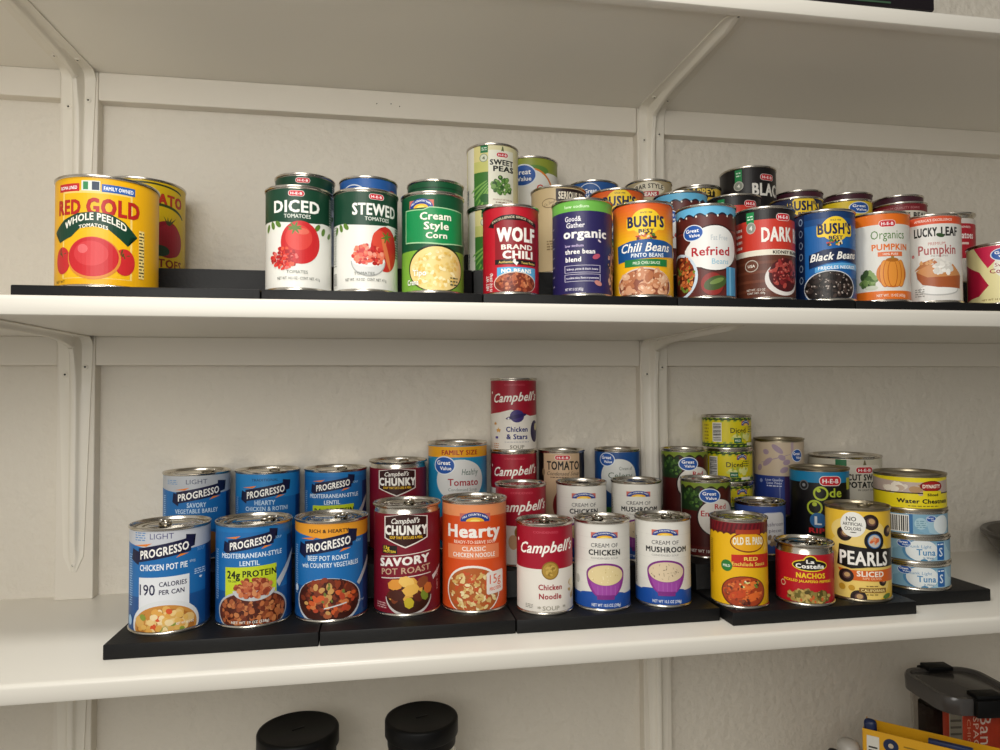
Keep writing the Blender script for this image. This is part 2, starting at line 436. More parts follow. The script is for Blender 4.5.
def L_redgold(R, H):
    L = Lab(R, H, '#eeb10a'); L.rect(-.25, .47, 1.42, .78, '#f3d27a'); L.rect(-.25, .46, 1.34, .75, '#efb812')
    L.rect(-.73, .885, .52, .07, '#c3262c'); L.rect(-.33, .90, .36, .09, '#dfe3dc'); L.rect(-.42, .9, .1, .07, '#3c8a55'); L.rect(-.24, .9, .14, .075, '#2b3b52')
    L.rect(.19, .885, .64, .07, '#2a5fae'); L.text('ROMA LINED', -.73, .885, .42, .03, '#ffffff', .03); L.text('FAMILY OWNED', .19, .885, .56, .035, '#ffffff', .04)
    L.text('RED', -.73, .715, .55, .13, '#b8201d', .06, out=('#7b3a10', .02)); L.text('GOLD', .1, .72, 1.0, .15, '#b8201d', .06, out=('#7b3a10', .02))
    L.poly([(-.95, .50), (-.80, .60), (-.55, .655), (-.25, .67), (.05, .655), (.30, .60), (.54, .48), (.40, .475), (.36, .385), (.22, .44), (.0, .52), (-.25, .54), (-.52, .52), (-.66, .45), (-.87, .40), (-.88, .47)], '#123f2c')
    L.text('WHOLE PEELED', -.27, .545, 1.22, .065, '#f6f2e4', .05, arc=.085); L.text('TOMATOES', -.28, .53, .55, .033, '#f6f2e4', .04, arc=.02)
    for x, y, a in ((-.82, .24, .42), (.3, .24, .42)):
        L.ell(x, y, a, .24, '#c9282c'); L.blobs(x, y+.07, .16, .06, 6, .1, ['#5d4a1e', '#43561f'], 2, asp=.3)
    L.ell(-.28, .26, 1.04, .38, '#d98a35'); L.ell(-.29, .27, .98, .35, '#c7242b'); L.ell(-.32, .30, .66, .22, '#d23b3f'); L.ell(-.46, .34, .2, .08, '#e0686a')
    L.text('NET WT', -.86, .055, .3, .025, '#5c4a10', .01)
    L.rect(.62, .33, .13, .44, '#f2d888'); L.lines(.62, .33, .12, .42, 14, '#4a4020')
    return L
def L_tomyellow(R, H):
    L = Lab(R, H, '#e3bf16'); L.ell(.1, .9, 1.9, .12, '#2e3a1c'); L.ell(.1, .88, 1.9, .12, '#e3bf16')
    L.text('TOMATO', .3, .80, 1.5, .12, '#c3301f', .06, out=('#2b4a2e', .03)); L.ell(.35, .60, 1.6, .3, '#3c4a20', .2, 2.4); L.ell(.35, .57, 1.6, .3, '#e3bf16')
    L.ell(.55, .37, .9, .40, '#9c1f2e'); L.ell(.62, .36, .8, .36, '#ad2536'); L.ell(.38, .24, .5, .12, '#2c4630')
    for dx in (-.1, 0, .1, .2): L.poly([(.55+dx, .62), (.60, .52), (.53, .53)], '#4a4a2a')
    L.text('TOMATOES', .25, .11, 1.6, .09, '#8c2a1a', .05); return L
def heb_tomato(R, H, word, x0, kind):
    L = Lab(R, H, '#e6e5de', hi=3.8); L.band(.66, 1, '#14402c'); L.ell(0, .665, 1.5, .05, '#14402c')
    heb(L, x0, .92, .46, .05); 
    L.text(word, x0, .80, 1.42 if word == 'DICED' else 1.5, .115, '#f2f1ea', .055); L.text('TOMATOES', x0+.03, .705, .8, .038, '#e2e6dc', .02)
    for x, y, t in ((-.75, .62, 1.9), (-.6, .63, 2.3), (.55, .61, .9), (.72, .58, 1.2), (.9, .56, .7), (-.88, .6, 1.2)): L.ell(x, y, .26, .045, '#5b7f2e', tilt=t)
    if kind == 'diced':
        L.ell(.05, .455, 1.2, .41, '#c8282b'); L.ell(0, .5, .8, .24, '#d8433c'); L.ell(.1, .56, .4, .06, '#e06a58')
        for t in (.3, 1.2, 2.2, 3.0): L.ell(-.12, .59, .42, .022, '#5c7a2e', tilt=t)
        L.blobs(-.45, .30, .85, .2, 110, .12, TOM+['#e2706a', '#a81c22'], 4, asp=.8)
    else:
        L.ell(.6, .42, 1.0, .44, '#c42a24'); L.ell(.42, .5, .5, .2, '#d94a38'); L.ell(.62, .38, .16, .34, '#e07a4a', tilt=.3)
        for t in (.3, 1.2, 2.4): L.ell(.62, .54, .42, .02, '#5c7a2e', tilt=t)
        L.ell(.08, .30, 1.1, .31, '#a9aaa8', PI, 2*PI); L.ell(.08, .30, 1.04, .28, '#d5d6d4', PI, 2*PI); L.ell(.08, .305, 1.06, .13, '#eeeeea'); L.blobs(.08, .35, .98, .19, 110, .14, TOML+['#f09a84', '#b0221f'], 5, asp=.8)
        L.bars(-.93, .13, .25, .12)
    L.text('TOMATES', -.05, .175, .62, .03, '#5f675e', .01); L.text('NET WT. 14.5 OZ - CONT. NET. 411g', 0, .115, 1.3, .028, '#30382f', .01)
    L.lines(.93, .78 if kind == 'diced' else .5, .2, .3, 12, '#c8d2c6' if kind == 'diced' else '#444a44'); L.lines(-.92, .45, .2, .4, 16, '#777b74') if kind != 'diced' else None
    return L
def L_diced(R, H): return heb_tomato(R, H, 'DICED', -.08, 'diced')
def L_stewed(R, H): return heb_tomato(R, H, 'STEWED', .33, 'stewed')
def L_bluegv(R, H):
    L = Lab(R, H, '#2a62ad'); gv(L, -.55, .80, .9, .2); L.ell(.82, .78, .6, .2, '#b3402a'); L.ell(.85, .79, .4, .12, '#d0672f'); L.ell(0, .45, 1.7, .4, '#e6e4de'); return L
def L_corn(R, H):
    L = Lab(R, H, '#7cae3a', hi=3.8); L.band(.42, 1, '#0f5030'); hcf(L, -.38, .875, .8, .09)
    L.poly([(-.85, .50), (-.85, .83), (-.3, .82), (-.1, .845), (.93, .83), (.95, .5), (.3, .47)], '#a6cfa0'); L.poly([(-.83, .51), (-.83, .82), (-.3, .81), (-.1, .835), (.91, .82), (.93, .505), (.3, .485)], '#138a4c')
    L.text('Cream', .10, .755, 1.0, .075, '#f6f5e2', .05, out=('#10351f', .03)); L.text('Style', .12, .66, .78, .075, '#f6f5e2', .05, out=('#10351f', .03)); L.text('Corn', .12, .565, .66, .06, '#f6f5e2', .05, out=('#10351f', .03))
    L.ell(.14, .24, 1.95, .47, '#162a14'); L.ell(.14, .235, 1.86, .44, '#ecd189'); L.blobs(.14, .24, 1.6, .36, 110, .13, ['#f3dda0', '#e7c670', '#f7e8b8', '#e0b95c'], 8)
    L.text('Tipo', -.42, .2, .45, .06, '#fbfaf0', .04, out=('#222222', .02)); L.text('Crema', -.62, .11, .42, .055, '#fbfaf0', .04, out=('#222222', .02)); L.lines(.65, .12, .3, .1, 3, '#5b5a40'); return L
def L_green(R, H):
    L = Lab(R, H, '#135a36'); L.rect(0, .45, 1.6, .5, '#1b8a4e'); L.band(.90, .915, '#0c3f26'); return L
def L_peas(R, H):
    L = Lab(R, H, '#e3dcae'); L.rect(-.84, .5, .5, 1, '#e9e6d6')
    L.rect(-.46, .84, .62, .3, '#e2d894'); L.rect(-.46, .62, .62, .2, '#cfcf7a')
    L.rect(-.46, .28, .62, .54, '#3f7a30')
    for i, t in enumerate((.5, .65, .8, .95, 1.1)): L.ell(-.55+i*.06, .33-i*.05, .85, .03, '#82b356', tilt=t)
    L.ell(-.3, .14, .4, .14, '#2f6630'); L.rect(.36, .46, 1.06, .86, '#ecead8')
    L.rect(-.32, .91, .3, .12, '#1f7a48'); L.lines(-.32, .91, .2, .06, 2, '#e8f0e0'); L.ell(-.34, .77, .34, .13, '#8b9a7c'); L.ell(-.34, .77, .28, .11, '#d9dcc6'); L.text('4', -.34, .77, .1, .05, '#4a5a3c', .03)
    heb(L, .38, .815, .46, .065); L.poly([(.38, .88), (.33, .87), (.37, .95), (.40, .95), (.44, .87)], '#5b6638')
    L.text('SWEET', .38, .70, .96, .085, '#20251c', .065); L.text('PEAS', .44, .60, .84, .085, '#20251c', .065)
    L.blobs(.36, .33, .78, .26, 60, .16, ['#456f30', '#5a8a3d', '#35592a', '#78a052'], 11, asp=.95, hl='#8fb567')
    L.text('PRODUCT OF THE USA', .4, .115, .8, .02, '#8b4a3a', .0); L.lines(.4, .07, .6, .03, 1, '#8b6a5a')
    L.bars(-.93, .2, .16, .22, horiz=True); return L
def L_greengv(R, H):
    L = Lab(R, H, '#e4e3da'); L.band(.84, 1, '#8f9a3a'); L.ell(.1, .86, 1.2, .1, '#5e8a3c'); L.ell(.0, .57, 2.0, .62, '#d9812e'); L.ell(-.04, .56, 1.95, .61, '#e6e5de')
    gv(L, -.3, .81, .95, .2, True); L.text('Cr', .4, .68, .4, .08, '#c8402a', .02); L.text('Green Beans', -.2, .42, 1.2, .05, '#c8402a', .02); return L
def L_serious(R, H):
    L = Lab(R, H, '#cdb68c'); L.rect(.62, .88, 1.5, .16, '#2b1a1a'); L.text('SERIOUS BEAN', .62, .885, 1.3, .085, '#efe6d2', .06)
    L.ell(-.32, .80, .6, .11, '#8b7450'); L.ell(-.32, .8, .54, .09, '#cdb68c'); L.text('Co. Small', -.32, .80, .42, .035, '#5a4630', .01, slope=.3)
    L.ell(.75, .2, 1.1, .5, '#5c1620'); L.blobs(.72, .2, .8, .36, 40, .2, KID, 3, hl='#c67a6c'); L.lines(-.15, .32, .55, .12, 4, '#8a7350'); return L
def L_gvblue(R, H):
    L = Lab(R, H, '#27589c'); L.ell(-.15, .84, .95, .24, '#dbe4ef'); L.ell(-.15, .84, .9, .22, '#27589c'); L.text('Great', -.1, .86, .5, .06, '#ffffff', .04); L.text('Value', -.05, .79, .45, .05, '#ffffff', .04); L.ell(0, .4, 1.8, .5, '#e8e8e4'); return L
def L_wolf(R, H):
    L = Lab(R, H, '#bb1a2b'); L.rect(.25, .59, 1.65, .50, '#8c1420')
    L.poly([(-.78, .765), (-.60, .84), (-.3, .875), (.1, .885), (.5, .86), (.88, .80), (.88, .755), (.5, .815), (.1, .84), (-.3, .825), (-.58, .78), (-.58, .74)], '#1b1414')
    L.text('EXCELLENCE SINCE 1895', .1, .805, 1.6, .026, '#d8c8a8', .02, arc=.05)
    L.text('WOLF', .23, .665, 1.42, .155, '#f7f2ea', .09, out=('#3a0d12', .02)); L.text('BRAND', .25, .525, 1.15, .055, '#f3ece2', .06); L.text('CHILI', .28, .44, 1.1, .085, '#f7f2ea', .08)
    L.rect(.22, .355, 1.6, .055, '#1b1414', slope=-.02); L.text('Authentic', -.18, .358, .5, .028, '#e8c86a', .03); L.text('Texas Recipe', .62, .35, .6, .026, '#e8c86a', .03); L.poly([(.1, .39), (.17, .39), (.18, .36), (.27, .355), (.2, .315), (.16, .33), (.06, .355), (.1, .36)], '#f5f2ea')
    L.rect(.25, .22, 1.5, .16, '#59a9d8'); L.text('NO BEANS', .22, .262, 1.1, .045, '#f8f8f4', .07)
    L.ell(.18, .125, 1.62, .25, '#d9c8bc'); L.ell(.18, .122, 1.55, .235, '#7a3222'); L.blobs(.18, .125, 1.42, .2, 150, .12, ['#9a4a30', '#b3603c', '#6d2c1c', '#c87c54', '#833a26'], 6, asp=.8)
    L.text('NET WT', -.8, .14, .16, .16, '#f1e6e0', .03, vert=True); L.text('10 OZ (283g)', -.68, .14, .2, .12, '#f1e6e0', .03, vert=True); return L
def L_gg(R, H):
    L = Lab(R, H, '#2a2458'); L.band(.865, 1, '#6db24a'); L.text('low sodium', -.18, .915, .82, .032, '#d8efc8', .03)
    L.text('Good&', -.3, .79, .55, .055, '#f0edf2', .02); L.text('Gather', -.22, .725, .62, .055, '#f0edf2', .02)
    L.text('organic', .12, .64, 1.5, .095, '#f3f0ee', .055); L.text('low sodium', -.27, .515, .62, .028, '#c9b7e0', .03); L.text('three bean', -.08, .455, 1.0, .05, '#f3f0ee', .05); L.text('blend', -.3, .375, .52, .05, '#f3f0ee', .05)
    for y in (.275, .185): L.rect(.0, y, 1.22, .075, '#d8d2e4'); L.rect(.0, y, 1.18, .067, '#2a2458')
    L.text('kidney, pinto & black beans', 0, .275, 1.05, .022, '#e6e2ee', .02); L.text('no artificial colors, flavors or preservatives', 0, .185, 1.1, .022, '#e6e2ee', .02); L.text('NET WT 15 OZ (425g)', -.28, .07, .6, .028, '#e6e2ee', .03)
    L.ell(1.0, .27, .85, .66, '#e8a878', PI*.5, PI*1.5); L.ell(1.0, .27, .78, .63, '#3a1a22', PI*.5, PI*1.5)
    L.blobs(.95, .27, .5, .5, 34, .17, ['#c98b72', '#7a2030', '#2a1a20', '#e0b89a', '#9a6a5c'], 4, hl='#d8a890')
    L.ell(.45, .40, .28, .05, '#b8526a', tilt=.4); L.ell(.5, .13, .28, .05, '#c08078', tilt=-.4); L.ell(.55, .56, .14, .02, '#d8c8d0', tilt=-.6)
    for i in range(7): L.rect(-.93, .12+i*.1, .14, .008, '#cfc9dc', slope=.2)
    return L
def L_chili(R, H, by=.80):
    L = Lab(R, H, '#f2b51a'); [L.band(.60+.033*i, 1, '#%02x%02x%02x' % (240-int(i*1.9), 176-int(i*8.0), 27+i)) for i in range(12)]
    bushs(L, .12, by, 1.3)
    L.blobs(.12, .625, .75, .07, 26, .12, ['#c0392b', '#2f7a3a', '#e8d8b0', '#5a2b20', '#d86a3a'], 5)
    L.poly([(-.82, .55), (-.4, .585), (.2, .60), (.7, .585), (.95, .55), (.97, .43), (.6, .41), (.1, .40), (-.3, .39), (-.80, .37)], '#17518f')
    L.text('Chili Beans', .12, .52, 1.75, .095, '#f8f4ec', .03, shear=.3, slope=.01); L.text('PINTO BEANS', .16, .435, 1.1, .042, '#e8eef4', .04)
    L.rect(.12, .355, 1.5, .075, '#1d7a3c'); L.text('MILD CHILI SAUCE', .12, .355, .9, .03, '#d9ecd2', .03)
    L.ell(.05, .12, 1.95, .37, '#d9c3b4'); L.ell(.05, .115, 1.88, .35, '#8a4a34'); L.blobs(.05, .125, 1.72, .30, 90, .28, BEAN, 9, hl='#e6c4a6'); return L
def L_chilib(R, H): return L_chili(R, H, .865)
def L_texas(R, H):
    L = Lab(R, H, '#b3a380'); L.ell(0, .88, 1.5, .18, '#d8d0ba'); L.text('BAR STYLE', .05, .895, 1.25, .06, '#3a342c', .04, arc=.02); L.rect(.05, .81, .8, .07, '#b5283a'); L.text('BEANS', .05, .81, .6, .05, '#f0ece2', .05); L.rect(0, .35, 1.6, .5, '#8a2a2a'); return L
def L_refried(R, H):
    L = Lab(R, H, '#5b241f'); L.wave(.855, 1.0, .03, 16, '#1f1a2e'); L.wave(.875, 1.0, .03, 16, '#66b4dc')
    for x in (-.85, -.62, -.3, .05, .4, .7, .9): L.ell(x, .87, .06, .024, '#e6e0d4')
    L.band(.72, .735, '#3a1412'); L.band(.70, .72, '#7a3028')
    L.ell(.3, .53, 1.85, .50, '#3a1412'); L.ell(.3, .53, 1.76, .47, '#e9e9e6'); L.ell(-.1, .48, 1.3, .3, '#e9e9e6'); L.rect(-.15, .45, 1.2, .16, '#e9e9e6')
    gv(L, -.42, .70, .68, .155); L.text('Fat Free', .45, .64, .6, .06, '#b9c2c8', .0); L.text('Refried', .18, .50, 1.3, .095, '#b3202e', .035); L.text('Beans', .47, .39, .6, .06, '#8fc3d8', .0)
    L.ell(-.85, .25, 1.5, .5, '#c8d8e6'); L.ell(-.85, .25, 1.3, .44, '#5a2417'); L.blobs(-.72, .26, .8, .38, 90, .15, ['#b3572c', '#c9713c', '#8a3a1c', '#d98f52', '#6f8a35', '#7a2d1a'], 7)
    L.ell(.2, .15, .75, .24, '#8a2620'); L.ell(.3, .16, .8, .14, '#3f5326', tilt=.35); L.ell(.34, .18, .5, .05, '#6d8444', tilt=.35)
    L.rect(.8, .17, .48, .32, '#4a93c0'); L.rect(.75, .17, .08, .32, '#79b6d8'); return L
def L_trappey(R, H):
    L = Lab(R, H, '#e0b93c', hi=5); L.rect(0, .9, 1.7, .13, '#1d1813'); L.text("TRAPPEY'S", .2, .905, 1.6, .085, '#f0d060', .06); L.rect(0, .4, 1.5, .5, '#8a2a22'); return L
def heb_bean(R, H, dark):
    L = Lab(R, H, '#5c2f20'); L.band(.50, 1, '#c93a2c' if dark else '#a3261f'); L.band(.86, 1, '#191516'); L.band(.475, .535, '#e6dfcd')
    for i in range(4): L.rect(0, .1+i*.1, 6, .03, '#6d3b29')
    L.rect(-.45, .89, .28, .12, '#1f8a4c'); L.lines(-.45, .89, .2, .06, 2, '#d8ead8'); L.ell(-.43, .78, .34, .125, '#b9b6ac'); L.ell(-.43, .78, .29, .105, '#8f9488'); L.text('4', -.43, .78, .1, .05, '#f0f0e8', .04)
    heb(L, .62, .88, .52, .07)
    L.text('DARK RED', .78, .70, 1.95, .155, '#f1eee6', .06); L.text('KIDNEY BEANS', .75, .505, 1.15, .035, '#2a211c', .05)
    L.lines(-.82, .68, .32, .26, 4, '#f0dcd2'); L.ell(-.43, .37, .48, .13, '#b9aea0'); L.ell(-.43, .37, .42, .11, '#6a4030'); L.text('USA', -.43, .37, .25, .03, '#e8e0d2', .04)
    L.ell(.62, .22, 1.35, .36, '#d9d3cf'); L.ell(.66, .26, 1.2, .36, '#4a1418'); L.blobs(.66, .28, 1.08, .3, 70, .19, KID, 12, hl='#bb6a60')
    L.text('NET WT. 15.5 OZ', -.3, .11, .62, .026, '#d8cec2', .02); L.text('CONT. NET. 439g', -.3, .075, .6, .022, '#d8cec2', .02); return L
def L_dark(R, H): return heb_bean(R, H, True)
def L_blackbig(R, H):
    L = Lab(R, H, '#171314'); L.rect(-.32, .9, .26, .14, '#1f8a4c'); L.lines(-.32, .92, .16, .06, 2, '#d8ead8'); L.ell(-.32, .80, .36, .1, '#c3c2b8'); L.ell(-.32, .8, .3, .084, '#8f9488'); L.text('4', -.32, .8, .1, .04, '#f0f0e8', .04)
    heb(L, .68, .88, .58, .06); L.text('BLACK', .78, .755, 1.45, .13, '#efece4', .06); L.rect(.3, .3, 1.2, .4, '#5a3a2c'); return L
def L_maroon(R, H):
    L = Lab(R, H, '#4a1f2e'); L.band(.4, .8, '#6a2436'); return L
def L_bushdark(R, H):
    L = Lab(R, H, '#1a2447'); bushs(L, .35, .905, 1.25); L.rect(.2, .5, 1.6, .14, '#7a1d22'); L.ell(.1, .16, 1.8, .36, '#4a1418'); return L
def L_yel(R, H):
    L = Lab(R, H, '#e3c51f'); L.text('Hot', -.55, .86, .7, .07, '#4a3a10', .03, shear=.3); gv(L, .56, .89, .8, .13); L.ell(.1, .4, 1.6, .4, '#e9e6da'); return L
def L_redbean(R, H):
    L = Lab(R, H, '#7d1c26'); L.text('PREMIUM QUALITY BEANS', .05, .925, 1.5, .03, '#c98a8a', .01); L.band(.76, .885, '#d9d3c4'); L.text('BLACK BEANS', .45, .825, 1.8, .08, '#1d1816', .07); return L
def L_black(R, H):
    L = Lab(R, H, '#1c60a4'); L.ka, L.kk = .06, .93; L.band(.9, 1, '#173a6c'); L.band(.83, .9, '#1a4a84'); L.band(.0, .25, '#184c88'); L.rect(-.92, .5, .5, 1, '#16294f')
    for i in range(6): L.ell(-.88, .9-i*.13, .2, .08, '#9fb4cc'); L.ell(-.88, .9-i*.13, .15, .06, '#16294f')
    bushs(L, .33, .80, 1.3); L.blobs(.3, .625, .65, .06, 24, .11, ['#c0392b', '#e8d8b0', '#2f7a3a', '#171313', '#e8a03a'], 5)
    L.poly([(-.60, .51), (-.1, .555), (.5, .575), (.98, .56), (.98, .41), (.5, .43), (0, .41), (-.60, .36), (-.5, .44)], '#14264c')
    L.text('Black Beans', .32, .49, 1.8, .085, '#f6f4ee', .035, shear=.3, slope=.05)
    L.poly([(-.4, .365), (0, .395), (.5, .41), (.98, .40), (.98, .335), (.5, .345), (0, .335), (-.4, .31)], '#5aa5dc'); L.text('FRIJOLES NEGROS', .42, .362, 1.45, .035, '#f0f5fa', .04, slope=.02)
    L.ell(.12, .14, 1.95, .38, '#cfd2d6'); L.ell(.12, .14, 1.86, .36, '#181110'); L.blobs(.12, .15, 1.7, .30, 110, .18, BLK, 2, hl='#a89c94'); return L
def L_pumpkin(R, H):
    L = Lab(R, H, '#dedcd4'); L.ka, L.kk = .146, .85; L.band(.855, 1, '#e2701c'); L.band(.0, .12, '#e2701c'); heb(L, .18, .862, .62, .07)
    L.text('Organics', .22, .745, 1.35, .10, '#4d7a2c', .0); L.text('PUMPKIN', .3, .605, 1.45, .07, '#e2701c', .05); L.rect(.28, .525, .98, .05, '#e2703a'); L.text('100% PURE', .28, .525, .6, .025, '#fbe9dc', .03)
    L.blobs(-.55, .25, .6, .16, 26, .26, ['#6f8a4c', '#4f6d38', '#8ba468', '#39502c'], 3); L.ell(-.45, .16, .5, .05, '#c8ccb8')
    L.ell(.33, .31, 1.22, .31, '#cf741f')
    for dx, wd in ((-.28, .42), (.28, .42), (-.15, .42), (.15, .42), (0, .4)): L.ell(.33+dx, .31, wd, .30, '#b65c14'); L.ell(.33+dx, .312, wd-.06, .29, '#e39236')
    L.ell(.33, .46, .5, .045, '#b06a1c'); L.rect(.33, .485, .12, .03, '#9a7a3a'); L.text('NET WT. 15 OZ (425g)', .3, .07, 1.15, .03, '#f6e8d8', .03); return L
def L_lucky(R, H):
    L = Lab(R, H, '#dfdcd6'); L.ka, L.kk = .23, .77; L.band(.885, .97, '#d9532f'); L.text('AMERICA\'S EXCELLENCE', -.1, .93, 1.6, .028, '#f6ded2', .03)
    L.text('LUCKY', -.45, .80, .92, .10, '#15150f', .07); L.text('LEAF', .52, .80, .78, .10, '#15150f', .07); L.ell(.14, .755, .35, .045, '#2c4a22', tilt=-.3)
    L.text('PREMIUM', .0, .665, .7, .035, '#c06a62', .01); L.text('Pumpkin', .05, .60, 1.6, .11, '#a85454', .03, out=('#f2e6e0', .02)); L.text('PIE FILLING', .1, .525, .7, .02, '#9a8a84', .01)
    L.ell(.1, .15, 1.75, .14, '#b9b8b4'); L.ell(.1, .155, 1.66, .12, '#e8e7e3'); L.poly([(-.85, .36), (-.5, .41), (.5, .40), (.88, .30), (.85, .16), (.0, .175), (-.6, .21), (-.8, .28)], '#a4562c'); L.poly([(-.85, .36), (-.5, .43), (.6, .43), (.88, .31), (.3, .29), (-.4, .29)], '#c98a54'); L.poly([(-.92, .37), (-.6, .46), (-.1, .50), (-.2, .44), (-.7, .39)], '#b5703c')
    L.blobs(.22, .40, .75, .15, 30, .26, ['#e6e2da', '#d6d2ca', '#f2efe8'], 5); L.blobs(-.35, .455, .7, .03, 12, .12, ['#b66a3a', '#d29a62'], 3); L.lines(-.72, .12, .3, .1, 4, '#8d8a84'); L.text('o', -.95, .55, .1, .05, '#c83030', .05); return L
def L_redtom(R, H):
    L = Lab(R, H, '#b3202f', hi=9); L.band(.84, .92, '#d8d0c8'); L.text('Tomatoes', .5, .68, 1.1, .1, '#efe6e2', .04); L.rect(.4, .56, .8, .03, '#e8c8c0'); L.band(.0, .35, '#e6e2da'); L.text('CONDENSED', .5, .79, .8, .03, '#f0d8d0', .03); return L
def L_milk(R, H):
    L = Lab(R, H, '#e8dda2', hi=4); L.poly([(-.98, .72), (-.6, .55), (-.33, .32), (-.62, .16), (-.98, .10)], '#b31c3c'); L.poly([(-.75, .95), (-.35, .6), (-.1, .72), (.35, .95)], '#c8224a'); L.poly([(.35, .95), (-.1, .72), (.2, .5), (.95, .4), (.98, .95)], '#c8224a')
    L.ell(.45, .62, 1.3, .5, '#ece8d8'); gv(L, .12, .80, .72, .19); L.text('Sweetened', .32, .64, .95, .06, '#a0203c', .01); L.text('Condensed', .3, .545, 1.2, .075, '#a0203c', .02); L.text('Milk', .55, .44, .5, .075, '#a0203c', .02)
    L.ell(.1, .30, .1, .02, '#5a3a20'); L.text('NET WT 14 OZ (396g)', -.1, .09, .95, .03, '#8a6a30', .02); return L
# ---------- lower shelf
def prog(R, H, top=None, topc='#c9ccd2', band=.855):
    L = Lab(R, H, '#1c6cb0', hi=3.5); L.band(0, .35, '#16508f')
    L.rect(.95, .4, .5, .9, '#123a72')
    if top:
        L.poly([(-.999, band+.03), (-.999, 1), (.999, 1), (.999, band-.03), (.6, band-.045), (0, band-.05), (-.5, band-.02)], topc)
    L.lines(-.93, .5, .16, .5, 22, '#9fc4e6'); return L
def L_potpie(R, H):
    L = prog(R, H, 1, '#c6c9d0', .83); L.text('LIGHT', -.22, .925, .58, .055, '#4a4a78', .005); L.lines(-.72, .92, .34, .09, 4, '#5f8fc4')
    progresso(L, -.17, .785, 1.32, .085); L.text('SOUP', .73, .765, .26, .035, '#6fa8dc', .02)
    L.text('CHICKEN POT PIE', -.19, .635, 1.2, .058, '#eef4fa', .04, slope=.03); L.text('STYLE', .52, .66, .16, .022, '#cfe2f4', .02); L.lines(.72, .55, .4, .06, 3, '#cfe2f4'); L.ell(.72, .49, .1, .02, '#eef4fa')
    L.rect(-.18, .29, 1.28, .50, '#e4e6ea', slope=.02); L.text('190', -.55, .425, .42, .105, '#2a2a4a', .02); L.text('CALORIES', .06, .475, .66, .045, '#2a2a4a', .035, slope=.02); L.text('PER CAN', .03, .40, .6, .045, '#2a2a4a', .035, slope=.02)
    L.ell(-.14, .09, 1.78, .46, '#dde0e2'); L.ell(-.14, .075, 1.64, .40, '#c98a3c'); L.ell(-.14, .07, 1.5, .34, '#b0702e')
    L.blobs(-.18, .10, 1.3, .26, 26, .3, ['#dfae5c', '#c98a3c', '#e8c27c'], 8, asp=.8); L.blobs(-.2, .10, 1.25, .24, 46, .18, ['#f0cf8c', '#e2a850', '#f4dca8', '#d9572c', '#e6b862', '#8a9a3a'], 4, asp=.8); L.text('NET WT 18.5 OZ', .35, .09, .45, .025, '#f6f2e6', .03); L.ell(-.93, .12, .2, .1, '#9fc4e6'); return L
def L_lentil(R, H):
    L = prog(R, H); L.band(.92, 1, '#1d76ba'); progresso(L, -.1, .82, 1.2, .078); L.text('SOUP', .62, .85, .2, .025, '#9fc8ea', .02)
    L.text('MEDITERRANEAN-STYLE', -.08, .70, 1.7, .048, '#dcebf8', .04, slope=.02); L.text('LENTIL', -.12, .625, .5, .048, '#dcebf8', .04, slope=.02)
    L.rect(-.1, .44, 1.4, .30, '#c2d32a', slope=.03); L.text('24g', -.52, .515, .36, .075, '#1a2410', .06); L.text('PROTEIN', .15, .525, .88, .062, '#1a2410', .05, slope=.02); L.text('PER CAN', -.55, .45, .24, .02, '#3a4420', .02)
    L.ell(-.05, .155, 2.05, .42, '#b9bcc0'); L.ell(-.05, .15, 1.95, .39, '#5a2416'); L.blobs(-.05, .15, 1.8, .34, 170, .14, ['#8a4326', '#a85a34', '#6b2c1a', '#c47c4a', '#4a1c12', '#b86a3c'], 6, asp=.8)
    L.poly([(.55, .42), (.92, .66), (.99, .70), (.96, .64), (.62, .36)], '#c2c4c6'); L.ell(-.0, .36, 1.1, .2, '#c2c4c6', PI, 2*PI); L.blobs(0, .385, .95, .17, 120, .13, ['#b8603a', '#d08a5a', '#9a3f28', '#c9774c', '#8a3a24'], 8, asp=.85)
    L.text('NET WT 19 OZ (538g)', -.1, .06, .95, .026, '#f0ece2', .03); return L
def L_beef(R, H):
    L = prog(R, H, 1, '#eda02a', .86); L.text('RICH & HEARTY', -.08, .90, 1.1, .036, '#3a2410', .05); progresso(L, -.1, .765, 1.35, .09); L.text('SOUP', .72, .78, .2, .025, '#9fc8ea', .02)
    L.text('BEEF POT ROAST', -.1, .635, 1.15, .05, '#dcebf8', .035, slope=.02); L.text('with COUNTRY VEGETABLES', -.05, .565, 1.65, .048, '#dcebf8', .035, slope=.02)
    L.ell(-.1, .2, 1.95, .47, '#c8cdd4'); L.ell(-.1, .21, 1.86, .44, '#3f1a12')
    L.blobs(-.1, .25, 1.6, .34, 130, .17, ['#7b3420', '#6b2a18', '#8c3a20', '#4a1a12', '#57221a'], 5, asp=.7); L.blobs(-.05, .22, 1.4, .33, 55, .19, ['#cf5a2a', '#b8452a', '#d07a44', '#c99a5a', '#8c3a20', '#6b2a18', '#a85a34'], 9, asp=.7)
    L.blobs(-.1, .3, 1.2, .2, 7, .1, ['#6d7a34'], 3)
    L.rect(.1, .16, .6, .012, '#d8d8d8', slope=.2); L.poly([(.66, .36), (.95, .6), (.97, .55), (.72, .33)], '#b8bcc2'); L.text('NET WT', .78, .17, .25, .02, '#cfe0f0', .02); L.ell(-.9, .32, .16, .07, '#cfe0f0'); return L
def L_savory(R, H):
    L = prog(R, H, 1, '#b6bac0', .80); L.text('LIGHT', -.02, .905, .62, .055, '#4c4f6a', .005); L.lines(-.72, .9, .4, .06, 3, '#6a94c0'); progresso(L, .05, .765, 1.35, .085)
    L.text('SAVORY', -.02, .64, .55, .055, '#c4dcf0', .04); L.text('VEGETABLE BARLEY', -.02, .572, 1.3, .05, '#c4dcf0', .04); L.ell(0, .2, 1.6, .3, '#8a5a2a'); return L
